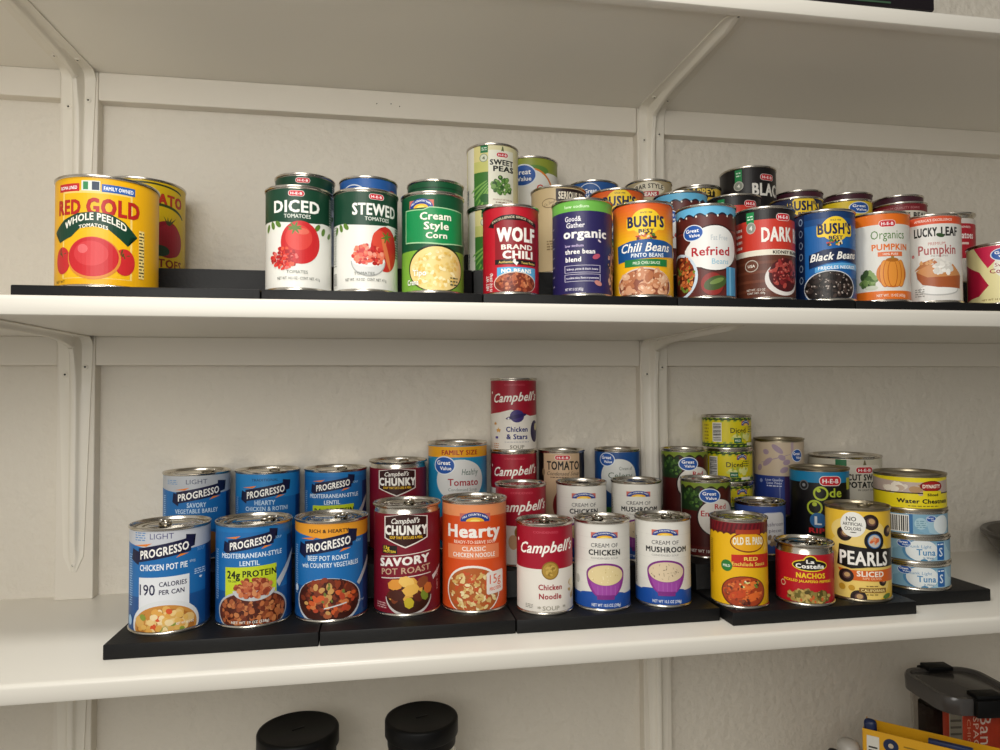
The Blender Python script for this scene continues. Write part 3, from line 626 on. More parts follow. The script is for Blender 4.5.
def L_rotini(R, H):
    L = prog(R, H); L.band(.70, .97, '#2382c4'); L.text('TRADITIONAL', -.1, .905, .82, .03, '#1c3a5c', .03); progresso(L, -.08, .765, 1.3, .085)
    L.text('HEARTY', -.1, .645, .62, .055, '#c4dcf0', .04); L.text('CHICKEN & ROTINI', -.05, .575, 1.35, .05, '#c4dcf0', .04); L.ell(0, .2, 1.6, .3, '#c89a4a'); return L
def chunkybase(R, H):
    L = Lab(R, H, '#7a1226', hi=9.5)
    hx = [(-.66, .90), (-.05, .975), (.60, .90), (.60, .70), (-.05, .615), (-.66, .70)]
    L.poly(hx, '#e6ded6'); L.poly([(-.05+(x+.05)*.95, .795+(y-.795)*.93) for x, y in hx], '#35110f')
    camp2(L, -.05, .865, .85, .05); L.text('CHUNKY', -.03, .78, 1.3, .085, '#f6f2ea', .085); L.text('SOUP THAT EATS LIKE A MEAL', -.03, .712, 1.0, .026, '#f0c030', .05); return L
def camp2(L, x, y, w, h, c='#f8f4ec'):
    L.text("Campbell's", x, y, w, h, c, .02, shear=.35, slope=.03)
def L_chunky(R, H):
    L = chunkybase(R, H); L.rect(-.52, .60, .5, .075, '#1d1513'); L.text('13g', -.6, .618, .2, .03, '#f0cf3a', .05); L.text('PROTEIN', -.52, .583, .4, .022, '#f0cf3a', .05)
    L.rect(-.05, .555, 1.6, .008, '#e8dfd6', slope=.1); L.text('SAVORY', -.1, .50, 1.55, .075, '#f4efe8', .075, slope=.08); L.text('POT ROAST', -.05, .415, 1.55, .058, '#c9a88a', .03, slope=.08); L.rect(-.05, .355, 1.6, .008, '#e8dfd6', slope=.08)
    L.ell(.05, .17, 1.45, .34, '#c9c4c0', PI, 2*PI); L.ell(.05, .185, 1.4, .32, '#3a1a10', PI, 2*PI); L.blobs(.05, .22, 1.2, .17, 22, .34, ['#5a2414', '#7a3a1e', '#e0a848', '#43190f'], 3, asp=.7)
    for x, y, w_, t, c in ((-.35, .285, .5, .2, '#e0963a'), (-.02, .31, .5, -.3, '#f0c466'), (.1, .235, .55, .3, '#e8b552'), (.45, .30, .4, .6, '#8a4526'), (-.3, .19, .5, 0, '#4a1f14'), (.05, .12, .3, .2, '#c7b22c'), (.5, .18, .25, .4, '#7d8c2c'), (.6, .24, .3, 0, '#c9682c')): L.ell(x, y, w_, .105, c, n=7, tilt=t)
    L.poly([(.72, .34), (.95, .42), (.95, .40), (.76, .30)], '#d8d8d8'); L.lines(-.75, .09, .4, .06, 3, '#d8a8a8'); L.text('NET WT', .88, .3, .2, .1, '#d8a8a8', .02, vert=True); return L
def L_chunkyback(R, H): return chunkybase(R, H)
def L_gvtom(R, H):
    L = Lab(R, H, '#1c86b4', hi=4); L.band(.865, .965, '#e6a21a'); L.text('FAMILY SIZE', .08, .912, 1.25, .045, '#a32a1c', .05)
    L.ell(.1, .645, 1.75, .40, '#4aa3c8'); L.ell(.1, .65, 1.72, .39, '#d9dad8'); gv(L, -.45, .79, .72, .155); L.text('Healthy', .42, .73, .6, .06, '#2c5a4a', .01, shear=.2); L.text('Tomato', .2, .635, 1.05, .068, '#a3182a', .03); L.text('Condensed Soup', .18, .565, 1.0, .03, '#7d8a86', .01); L.ell(0, .2, 1.7, .3, '#b3301e'); return L
def L_hearty(R, H):
    L = Lab(R, H, '#d9501c', hi=4); L.band(.865, 1, '#ec9460'); hcf(L, .02, .855, .9, .085); L.text('Hearty', -.02, .735, 1.75, .115, '#f8f2ea', .065); L.text('READY-TO-SERVE SOUP', .02, .635, 1.35, .03, '#f8dcc8', .03)
    L.rect(-.05, .545, 1.75, .13, '#e8875a'); L.text('CLASSIC', -.02, .575, .72, .04, '#f8ece2', .03); L.text('CHICKEN NOODLE', -.02, .52, 1.35, .042, '#f8ece2', .035)
    L.ell(-.05, .20, 1.8, .45, '#f2ece4'); L.ell(-.05, .195, 1.7, .42, '#b5602c'); L.blobs(-.05, .2, 1.6, .37, 170, .17, PAST+['#b5602c', '#dcb878'], 6, asp=.55)
    L.rect(.62, .265, .62, .20, '#e8dfd8', r=.02, slope=.08); L.text('15g', .62, .30, .42, .085, '#d9501c', .01, slope=.08); L.text('PROTEIN', .62, .21, .42, .032, '#d9501c', .03, slope=.08); return L
def campred(R, H, wave=False):
    L = Lab(R, H, '#e8e2d8', hi=3.6)
    if wave: L.poly([(-.999, .50), (-.6, .53), (-.1, .57), (.3, .55), (.7, .48), (.999, .50), (.999, 1), (-.999, 1)], '#a3122b')
    else: L.band(.50, 1, '#a3122b')
    L.text('CONDENSED', .05, .905, .9, .026, '#c9485a', .02); camp(L, .0, .745, 1.95, .125)
    return L
def L_cnoodle(R, H):
    L = campred(R, H); L.ell(.2, .485, .62, .2, '#8a6a24'); L.ell(.2, .485, .54, .175, '#b08c3c'); L.blobs(.2, .485, .34, .1, 14, .13, ['#7a5c20', '#94742c', '#c8a654'], 3)
    L.text('Chicken', .2, .305, .84, .062, '#9c1226', .045); L.text('Noodle', .2, .205, .8, .062, '#9c1226', .045); L.text('SOUP', .22, .075, .6, .048, '#9a9484', .02); L.text('* ', -.2, .07, .12, .05, '#9a9484', .02); L.text('*', .66, .075, .12, .05, '#9a9484', .02); L.lines(-.55, .09, .3, .05, 3, '#8c887c')
    L.blobs(.92, .25, .35, .22, 16, .2, ['#d8c090', '#c0a468', '#ece0c0'], 2); return L
def L_campmid(R, H):
    L = campred(R, H); L.ell(.0, .42, .5, .18, '#8a6a24'); L.ell(-.3, .3, .4, .18, '#d0a880'); return L
def L_star(R, H):
    L = campred(R, H, True); L.ell(.15, .48, .62, .17, '#3a2a72'); L.ell(.12, .475, .95, .05, '#2a1c5c', tilt=.2); L.ell(-.22, .45, .08, .025, '#e8e6f0')
    L.text('Chicken', .15, .305, .95, .07, '#252a72', .05); L.text('& Stars', .15, .205, .92, .07, '#252a72', .05); L.lines(.15, .13, 1.1, .015, 1, '#8a8898'); L.text('SOUP', .15, .065, .62, .05, '#8a8474', .03)
    for x, y, q in ((-.65, .29, .26), (-.78, .38, .18)):
        u, v = L.X(x), y*L.H; L.face([(u+q*L.R/2*(1 if i % 2 == 0 else .45)*math.sin(i*PI/5), v+q*L.R/2*(1 if i % 2 == 0 else .45)*math.cos(i*PI/5)) for i in range(10)], '#dfa85c')
    L.ell(.88, .27, .55, .3, '#2a1c4c'); L.ell(.93, .33, .25, .1, '#e0d6a8'); L.lines(-.75, .08, .3, .08, 3, '#c9885a'); L.rect(-.72, .19, .16, .03, '#4a3a8c'); return L
def L_tomato(R, H):
    L = Lab(R, H, '#1c1614', hi=4); L.rect(.0, .5, 1.75, 1, '#c9ab8a'); heb(L, .05, .905, .66, .06); L.text('TOMATO', .08, .80, 1.5, .12, '#1a1512', .05); L.text('Condensed Soup', .08, .69, 1.5, .055, '#3a2a20', .01, shear=.3); L.lines(-.1, .635, .8, .03, 1, '#6a5240')
    L.ell(.35, .25, 1.5, .55, '#7a1c1c'); L.ell(-.78, .7, .2, .1, '#8a7458'); return L
def hcf_cream(R, H, word):
    L = Lab(R, H, '#e3e0d8', hi=3.6); L.band(0, .185, '#1c4fa3'); L.ell(0, .185, 1.7, .06, '#1c4fa3')
    for i in range(5): L.rect(0, .3+i*.13, 6.28, .002, '#cfccc4')
    x = .1; hcf(L, x, .845, .92, .075); L.text('CREAM OF', x, .735, .98, .048, '#3a3a3a', .005)
    L.text(word, x+(.06 if word == 'MUSHROOM' else 0), .655, 1.15 if word == 'CHICKEN' else 1.55, .062, '#232323', .055); L.text('CONDENSED SOUP', x, .59, .98, .022, '#8c8a86', .01)
    c = '#e2cf9c' if word == 'CHICKEN' else '#dcc8a8'
    L.ell(x+.03, .41, 1.42, .55, '#8a2f8c', PI, 2*PI); L.ell(x+.03, .40, 1.16, .53, '#9c46a0', PI, 2*PI); L.rect(x+.03, .155, .62, .05, '#7c2a80'); L.ell(x+.03, .41, 1.42, .25, '#7c2a80'); L.ell(x+.03, .40, 1.3, .225, c)
    for i in range(5): L.rect(x-.25+i*.15, .23, .03, .10, '#a85aac')
    if word == 'CHICKEN': L.blobs(x, .4, 1.1, .17, 16, .05, ['#cdb57c', '#f0e2bc'], 3)
    else: L.blobs(x, .4, 1.1, .17, 26, .08, ['#8f7f68', '#b8a486'], 3, asp=.35)
    L.text('NET WT 10.5 OZ (298g)', x+.05, .07, 1.05, .034, '#e6ecf6', .03)
    L.lines(-.93, .5, .14, .55, 26, '#55534e') if word == 'MUSHROOM' else L.ell(-.85, .33, .2, .1, '#b9b6ae'); return L
def L_coc(R, H): return hcf_cream(R, H, 'CHICKEN')
def L_com(R, H): return hcf_cream(R, H, 'MUSHROOM')
def L_celery(R, H):
    L = Lab(R, H, '#1c4c8c', hi=4); L.ell(.08, .62, 1.7, .5, '#d9dad6'); gv(L, -.45, .86, .68, .17); L.text('Cream of', .38, .74, .6, .05, '#58645a', .01); L.text('Celery', .15, .645, 1.1, .085, '#48624a', .015); L.band(0, .2, '#3f7a3a'); return L
def L_ench(R, H):
    L = Lab(R, H, '#4a1512', hi=4); L.rect(-.7, .76, 1.1, .32, '#1f3519'); L.blobs(-.5, .77, .95, .26, 70, .15, ['#31521f', '#46682b', '#1b3015', '#5c8038', '#24441f'], 7); L.wave(.86, 1, .04, 14, '#262410'); L.wave(.885, 1, .04, 14, '#7c8f30')
    L.ell(.48, .52, 1.75, .50, '#2c100e'); L.ell(.5, .52, 1.66, .475, '#ddd8d0'); gv(L, .17, .80, .78, .17); L.text('Red', .57, .665, .5, .07, '#b3202e', .03); L.text('Enchilada', .45, .575, 1.3, .075, '#b3202e', .03); L.text('Sauce', .5, .48, .6, .06, '#b3202e', .02)
    L.rect(-.96, .5, .1, .6, '#c8c4b4'); L.band(.0, .15, '#5a1c18'); L.text('NET WT 10 OZ (283g)', .1, .09, 1.5, .04, '#e0dad0', .03); L.poly([(.86, .5), (.99, .35), (.96, .28), (.82, .42)], '#8a9a3a'); return L
def yellow(R, H, dx):
    L = Lab(R, H, '#dccb14', lo=3, hi=4); L.band(.86, 1, '#2c4a1c'); L.zig(.80, .93, 24, '#97ad2c'); L.zig(.84, .89, 24, '#1f3a18'); L.band(.0, .17, '#2c4a1c'); L.zig(.08, .22, 24, '#97ad2c'); L.zig(.12, .17, 24, '#1f3a18')
    L.bars(-.5+dx, .5, .34, .5, horiz=True); L.lines(-.85+dx*.4, .5, .28, .5, 5, '#a38a1c')
    hcf(L, .65+dx, .76, .46, .16); L.text('Diced', .36+dx, .56, .68, .15, '#23281c', .03); L.lines(.8+dx, .58, .3, .2, 3, '#4a5428')
    L.blobs(.5+dx, .36, .9, .2, 30, .2, ['#c7cf5c', '#dfe08c', '#a9b43c', '#ece6a8'], 4); L.rect(.33+dx, .26, .34, .15, '#1f6a45'); L.text('MILD', .33+dx, .26, .24, .06, '#e8f0e0', .03); L.rect(.8+dx, .15, .5, .08, '#e4e2d4'); return L
def L_yel_top(R, H): return yellow(R, H, .12)
def L_yel_mid(R, H): return yellow(R, H, -.08)
def L_veg(R, H):
    L = Lab(R, H, '#c7b49c', hi=5); L.band(0, .52, '#253a86'); L.rect(.65, .25, 1.0, .54, '#3c2450')
    for x, y, w_, t in ((-.5, .83, .26, -.4), (-.45, .70, .5, .7), (-.05, .87, .55, -.7), (.12, .76, .3, -.5), (.3, .70, .3, .4), (-.75, .62, .3, 1.0), (.2, .60, .35, .5)): L.ell(x, y, w_, .07, '#a08a9c', tilt=t)
    L.ell(-.15, .745, 1.3, .012, '#a08a9c', tilt=.3); L.rect(.52, .9, .12, .3, '#b09aa4'); gv(L, .71, .785, .5, .15); L.text('Low Quality', -.2, .47, .7, .03, '#cfd6ea', .02); L.text('Less Fees', -.2, .43, .6, .03, '#cfd6ea', .02); L.lines(-.2, .39, .6, .03, 1, '#cfd6ea'); L.rect(.02, .25, .02, .5, '#8f9cc8'); L.ell(-.7, .45, .15, .05, '#8f9cc8'); return L
def L_mushc(R, H):
    L = Lab(R, H, '#39539a', hi=4.5); L.rect(.55, .52, 1.1, .6, '#c9ccd8', r=.12); L.rect(.57, .52, 1.04, .56, '#d8d8dc', r=.11); L.text('mushroom', .55, .60, .95, .08, '#4a4a6a', .01); L.text('pieces', .6, .48, .6, .07, '#4a4a6a', .01); L.blobs(.5, .28, .8, .15, 20, .2, ['#b8a488', '#8c7860'], 3); return L
def L_ode(R, H):
    L = Lab(R, H, '#0f0e11', hi=4); L.band(.835, 1, '#1a7fb0'); heb(L, .38, .86, .74, .105); L.ell(-.5, .80, .34, .12, '#6a6c70'); L.ell(-.5, .80, .27, .095, '#1f2022'); L.ell(-.5, .80, .12, .04, '#8a8c90')
    L.ell(.05, .71, .5, .17, '#b8c83a'); L.ell(.05, .71, .37, .125, '#15160f'); L.ell(-.02, .745, .14, .045, '#b8c83a'); L.text('de', .53, .725, .44, .11, '#b8c83a', .03)
    L.ell(-.16, .54, .52, .18, '#b8c83a'); L.ell(-.16, .54, .4, .135, '#15160f'); L.ell(-.16, .58, .16, .05, '#b8c83a')
    L.ell(-.05, .39, .55, .18, '#2f6ea8'); L.text('L', -.05, .39, .2, .1, '#e8eef4', .06); L.text('RIPE', 0, .27, .7, .06, '#c8242c', .05); L.ell(0, .12, 1.2, .2, '#3c4a1c'); L.rect(.94, .82, .3, .14, '#c2c030'); return L
def L_potato(R, H):
    L = Lab(R, H, '#c9c3b0', hi=4); L.rect(-.1, .9, .3, .14, '#1f6a3c'); L.lines(-.1, .86, .16, .04, 2, '#d8ead8'); L.poly([(.5, .90), (.47, .89), (.51, .96), (.53, .96), (.57, .89)], '#6a6040')
    L.rect(.55, .45, 1.15, .9, '#d6d0c2', r=.08); heb(L, .52, .84, .5, .07); L.text('CUT SWEET', .55, .755, 1.05, .075, '#231f1a', .07); L.text('POTATOES', .55, .665, 1.05, .075, '#231f1a', .07); L.text('IN LIGHT SYRUP', .6, .60, .6, .025, '#5a5448', .02); L.blobs(.5, .25, 1.0, .3, 25, .3, ['#c9742c', '#d9934a'], 4); return L
def L_oep(R, H):
    L = Lab(R, H, '#ecb816', hi=4); L.band(.84, 1, '#7a1420'); L.zig(.86, .95, 40, '#5a0e18'); L.wave(.82, .86, .02, 24, '#5a0e18')
    L.ell(.35, .745, 1.3, .23, '#7a2414'); L.ell(.35, .745, 1.22, .2, '#e8a818'); L.rect(.35, .86, .9, .05, '#a83a1c'); L.text('OLD EL PASO', .36, .755, 1.12, .085, '#f4efd8', .07, out=('#6a1c10', .03), arc=.01)
    L.poly([(-.25, .60), (.4, .61), (.98, .60), (.98, .44), (.4, .46), (-.25, .465)], '#c4281c'); L.text('RED', .42, .56, .5, .042, '#f4d45c', .05); L.text('Enchilada Sauce', .38, .50, 1.25, .042, '#f4d45c', .035)
    L.ell(-.42, .47, .42, .13, '#2c7a34'); L.text('MILD', -.42, .47, .26, .03, '#e8f0e0', .04)
    L.ell(.18, .18, 1.65, .37, '#6a2418'); L.ell(.18, .185, 1.55, .34, '#a8401c')
    for x, y, t, c in ((.05, .27, .5, '#d8642c'), (.35, .25, .4, '#e87a34'), (.0, .16, .3, '#c84a22'), (.45, .13, .3, '#e06a2c'), (-.25, .24, .6, '#c25028')): L.ell(x, y, .8, .085, c, tilt=t)
    L.blobs(-.38, .2, .3, .1, 14, .12, ['#4a1c14', '#6a2c1c', '#8a4a30'], 3); L.blobs(.15, .18, 1.4, .28, 60, .1, ['#b84a20', '#d0602a', '#8a3018', '#e07a3c'], 11); L.blobs(.2, .08, .4, .06, 14, .12, ['#4a1c14', '#6a2c1c', '#8a4a30'], 6); L.blobs(.4, .27, .9, .08, 18, .1, ['#e8dc8c', '#6d8a34', '#f2eccc', '#3a2c20'], 5); L.lines(-.9, .55, .15, .4, 18, '#8a6a14'); return L
def L_costena(R, H):
    L = Lab(R, H, '#b81624', hi=11); L.ell(.2, .665, 1.25, .2, '#e9cf2c'); L.ell(.2, .72, .5, .22, '#e9cf2c'); L.ell(.2, .665, 1.18, .165, '#1a1512'); L.ell(.2, .72, .42, .18, '#1a1512')
    L.text('La', .2, .73, .26, .06, '#f8f6ee', .06); L.text('Costeña', .2, .655, .98, .075, '#f8f6ee', .06)
    L.text('NACHOS', .22, .50, 1.0, .085, '#f0cc24', .07); L.text('PICKLED JALAPEÑO PEPPERS', .12, .405, 1.75, .042, '#f0cc24', .05)
    L.ell(-.72, .33, .22, .1, '#e8c8a0'); L.ell(-.72, .33, .17, .075, '#b81624'); L.blobs(.15, .15, 1.55, .2, 110, .2, ['#8a7a3c', '#6d6228', '#a8924c', '#54481c', '#94803a', '#c4a860'], 5, hl='#b8a45c'); L.blobs(.25, .12, 1.0, .1, 6, .12, ['#c4602c'], 3); return L
def L_pearls(R, H):
    L = Lab(R, H, '#ecc03a', hi=4); L.ell(.0, .35, 2.4, .8, '#f0d070'); L.ell(.0, .75, 1.8, .3, '#efd27c')
    def olive(x, y, q, t=0): L.ell(x, y, q, q*.30, '#2a1c1a', tilt=t); L.ell(x+.02, y+.005, q*.55, q*.155, '#6b4a44', tilt=t); L.ell(x+.03, y+.01, q*.38, q*.10, '#c4a06c', tilt=t)
    olive(.4, .85, .55, -.5); olive(-.4, .71, .5, -.3); olive(.88, .75, .4, .6); olive(.72, .215, .3, .2); olive(.0, .045, .5, .1)
    L.ell(-.13, .82, .78, .27, '#f0eee6'); L.text('NO', -.18, .88, .3, .05, '#1c1a18', .02); L.text('ARTIFICIAL', -.14, .825, .6, .036, '#1c1a18', .02); L.text('COLORS', -.14, .775, .5, .036, '#1c1a18', .02); L.ell(-.12, .735, .2, .01, '#3a3834')
    L.ell(.5, .65, .66, .22, '#18161c'); L.ell(.5, .65, .46, .155, '#2f6aa8'); L.ell(.5, .65, .40, .135, '#c8c4bc'); L.blobs(.5, .645, .26, .08, 12, .13, ['#d8693c', '#e89a6a'], 4)
    L.poly([(-.62, .375), (-.55, .60), (.3, .575), (.98, .56), (.98, .375), (.3, .37), (-.2, .345)], '#15120f'); L.text('PEARLS', .22, .465, 1.55, .15, '#f7f4ec', .05)
    L.poly([(-.60, .34), (-.2, .33), (.98, .35), (.98, .215), (.2, .225), (-.40, .22)], '#d9641c'); olive(-.36, .265, .48, .1); L.text('SLICED', .38, .30, .85, .058, '#f7efdf', .06); L.text('RIPE OLIVES', .42, .25, .6, .025, '#f3c09a', .03)
    L.rect(.45, .125, .9, .05, '#8a6424', r=.008); L.text('CALIFORNIA', .45, .125, .78, .03, '#f0d890', .04); L.lines(.42, .17, .4, .02, 1, '#6a4e20'); L.lines(.42, .08, .4, .02, 1, '#6a4e20'); L.ell(-.48, .14, .22, .07, '#c99a2c'); L.ell(-.2, .14, .2, .06, '#c99a2c'); L.ell(.82, .06, .35, .05, '#5b7a34', tilt=.2); L.ell(-.85, .5, .2, .12, '#4a6a34', tilt=1.2); return L
def L_chest(R, H):
    L = Lab(R, H, '#e6d21c', lo=3, hi=4); L.poly([(-.999, .86), (-.4, .80), (.2, .78), (.99, .84), (.99, .50), (.5, .48), (-.999, .47)], '#b9a69c'); L.blobs(.0, .6, 1.6, .14, 30, .3, ['#d8ccbc', '#c0aa98', '#e6dccc', '#b08a62'], 5)
    L.rect(0, .485, 6, .03, '#1d1a12'); L.ell(.6, .68, .72, .3, '#7a1416'); L.ell(.6, .68, .64, .25, '#a3201c'); L.text('DYNASTY', .6, .68, .56, .1, '#f6ecd8', .06)
    L.rect(.62, .50, .6, .1, '#e6d21c'); L.text('Sliced', .62, .45, .34, .075, '#1d1a12', .05); L.text('Water Chestnuts', .45, .27, 1.6, .12, '#1d1a12', .06); L.lines(.4, .13, .9, .06, 1, '#8a7a18'); return L
def tuna(R, H, side):
    L = Lab(R, H, '#7da8c0', lo=4, hi=4.5); L.blobs(0, .5, 6, .8, 40, .7, ['#8fb8ce', '#6f9cb8', '#a3c6d6', '#86b0c8'], 5)
    if side:
        L.bars(-.42, .5, .75, .58); L.ell(.28, .52, .34, .44, '#a8c8d4'); L.lines(.28, .5, .25, .3, 4, '#6f98ac'); L.rect(.02, .5, .1, .9, '#2f6aa0'); gv(L, .55, .7, .28, .22); L.ell(.82, .48, .62, .7, '#dfe8ea'); return L
    L.ell(.22, .5, .98, .86, '#4f8ab4'); L.ell(.26, .5, .9, .8, '#e3e9ea'); gv(L, -.22, .74, .36, .28); L.text('Chunk Light', .15, .66, .72, .12, '#6b9ac0', .01, shear=.1); L.text('Tuna', .36, .45, .52, .24, '#3f86b8', .03); L.text('in Water', .42, .24, .3, .09, '#5a88a8', .02)
    L.rect(.73, .48, .26, .66, '#1f62a8'); L.text('S', .73, .46, .12, .34, '#dfeaf4', .02); L.lines(.73, .74, .22, .1, 1, '#e8f0f6'); L.ell(.3, .13, .2, .12, '#3f7fa8'); return L
def L_tuna(R, H): return tuna(R, H, False)
def L_tunaside(R, H): return tuna(R, H, True)
SPEC = {k[2:]: v for k, v in list(globals().items()) if k.startswith('L_')}

# ================================================================ CANS
MESH = {}
def can_meshes(R, H, neck, tab, gold):
    k = (R, H, neck, tab, gold)
    if k in MESH: return MESH[k]
    tin = mat('gold_tinplate', '#a89d86', .28, 1.0) if gold else TIN
    tl = mat('gold_tinplate', '#a89d86', .28, 1.0) if gold else TINL
    rb = R-1.35
    pr = [(0, 1.6), (rb-4, 1.6), (rb-2.2, .6), (rb-1.2, 0), (R-.6, 0), (R, .5), (R, 2.1), (R-.5, 2.7), (rb, 3.0)]
    if neck > 5: pr += [(rb, H-neck), (rb-1.2, H-neck+1.6), (rb-1.4, H-4.2), (R-1.0, H-3.2)]
    else: pr += [(rb, H-3.1)]
    pr += [(R-.4, H-2.8), (R, H-2.2), (R, H-.5), (R-.5, H), (R-1.2, H), (R-1.7, H-.6), (R-2.2, H-3.6)]
    b = bmesh.new(); lathe(b, pr, 72); bmesh.ops.recalc_face_normals(b, faces=b.faces)
    me1 = bpy.data.meshes.new('can_body'); b.to_mesh(me1); b.free(); me1.materials.append(tin)
    b = bmesh.new()
    lathe(b, [(R-2.1, H-3.4), (R-3.2, H-4.3), (R-5, H-4.3), (R-6, H-3.5), (R-8.5, H-3.4), (R-9.5, H-4.0), (R-15, H-3.9), (R-16, H-3.3), (R-18.5, H-3.3), (R-19.5, H-3.9), (0, H-3.8)], 64)
    bmesh.ops.recalc_face_normals(b, faces=b.faces)
    me2 = bpy.data.meshes.new('lid'); b.to_mesh(me2); b.free(); me2.materials.append(tl)
    me3 = None
    if tab:
        b = bmesh.new()
        # ring of the pull tab lying on the lid with its nose and rivet
        ring = [(5.5*math.cos(t), 7.5*math.sin(t)-R*.38, H-2.2) for t in [2*PI*i/24 for i in range(24)]]
        tube(b, ring, 1.1, 8, True); bx(b, -3.5, 3.5, -R*.38-15.5, -R*.38-7, H-2.9, H-1.7, .5)
        q = lathe(b, [(2.4, H-2), (2.2, H-1.0), (0, H-.9)], 14, cx=0, cy=-R*.38-12)
        me3 = bpy.data.meshes.new('pull_tab'); b.to_mesh(me3); b.free(); me3.materials.append(tl)
    for m in (me1, me2, me3):
        if m:
            for p in m.polygons: p.use_smooth = True
            m.set_sharp_from_angle(angle=.75)
    MESH[k] = (me1, me2, me3); return MESH[k]
NECK = {'chunky': 10, 'chunkyback': 10, 'costena': 11, 'redtom': 9}
def label_mesh(key, R, H):
    k = ('L', key, R, H)
    if k in MESH: return MESH[k]
    bm, cols = SPEC[key](R-1.35, H).done()
    me = bpy.data.meshes.new('label'); bm.to_mesh(me); bm.free()
    for c in cols: me.materials.append(ink(c))
    MESH[k] = me; return me
def can(key, name, cat, X, Y, Z, R, H, rot, label, group, gold=False, tab=False, tabrot=0):
    root = empty(name, mm(X, Y, Z), math.radians(rot)); prop(root, label, cat, group)
    b, l, t = can_meshes(R, H, NECK.get(key, 3), tab, gold)
    def ch(nm, me, par, rz=0):
        o = bpy.data.objects.new(nm, me); C.objects.link(o); o.parent = par; o.rotation_euler = (0, 0, rz); return o
    ch('can_body', b, root); ch('label', label_mesh(key, R, H), root); lid = ch('lid', l, root)
    if t: ch('pull_tab', t, lid, tabrot)
    return root

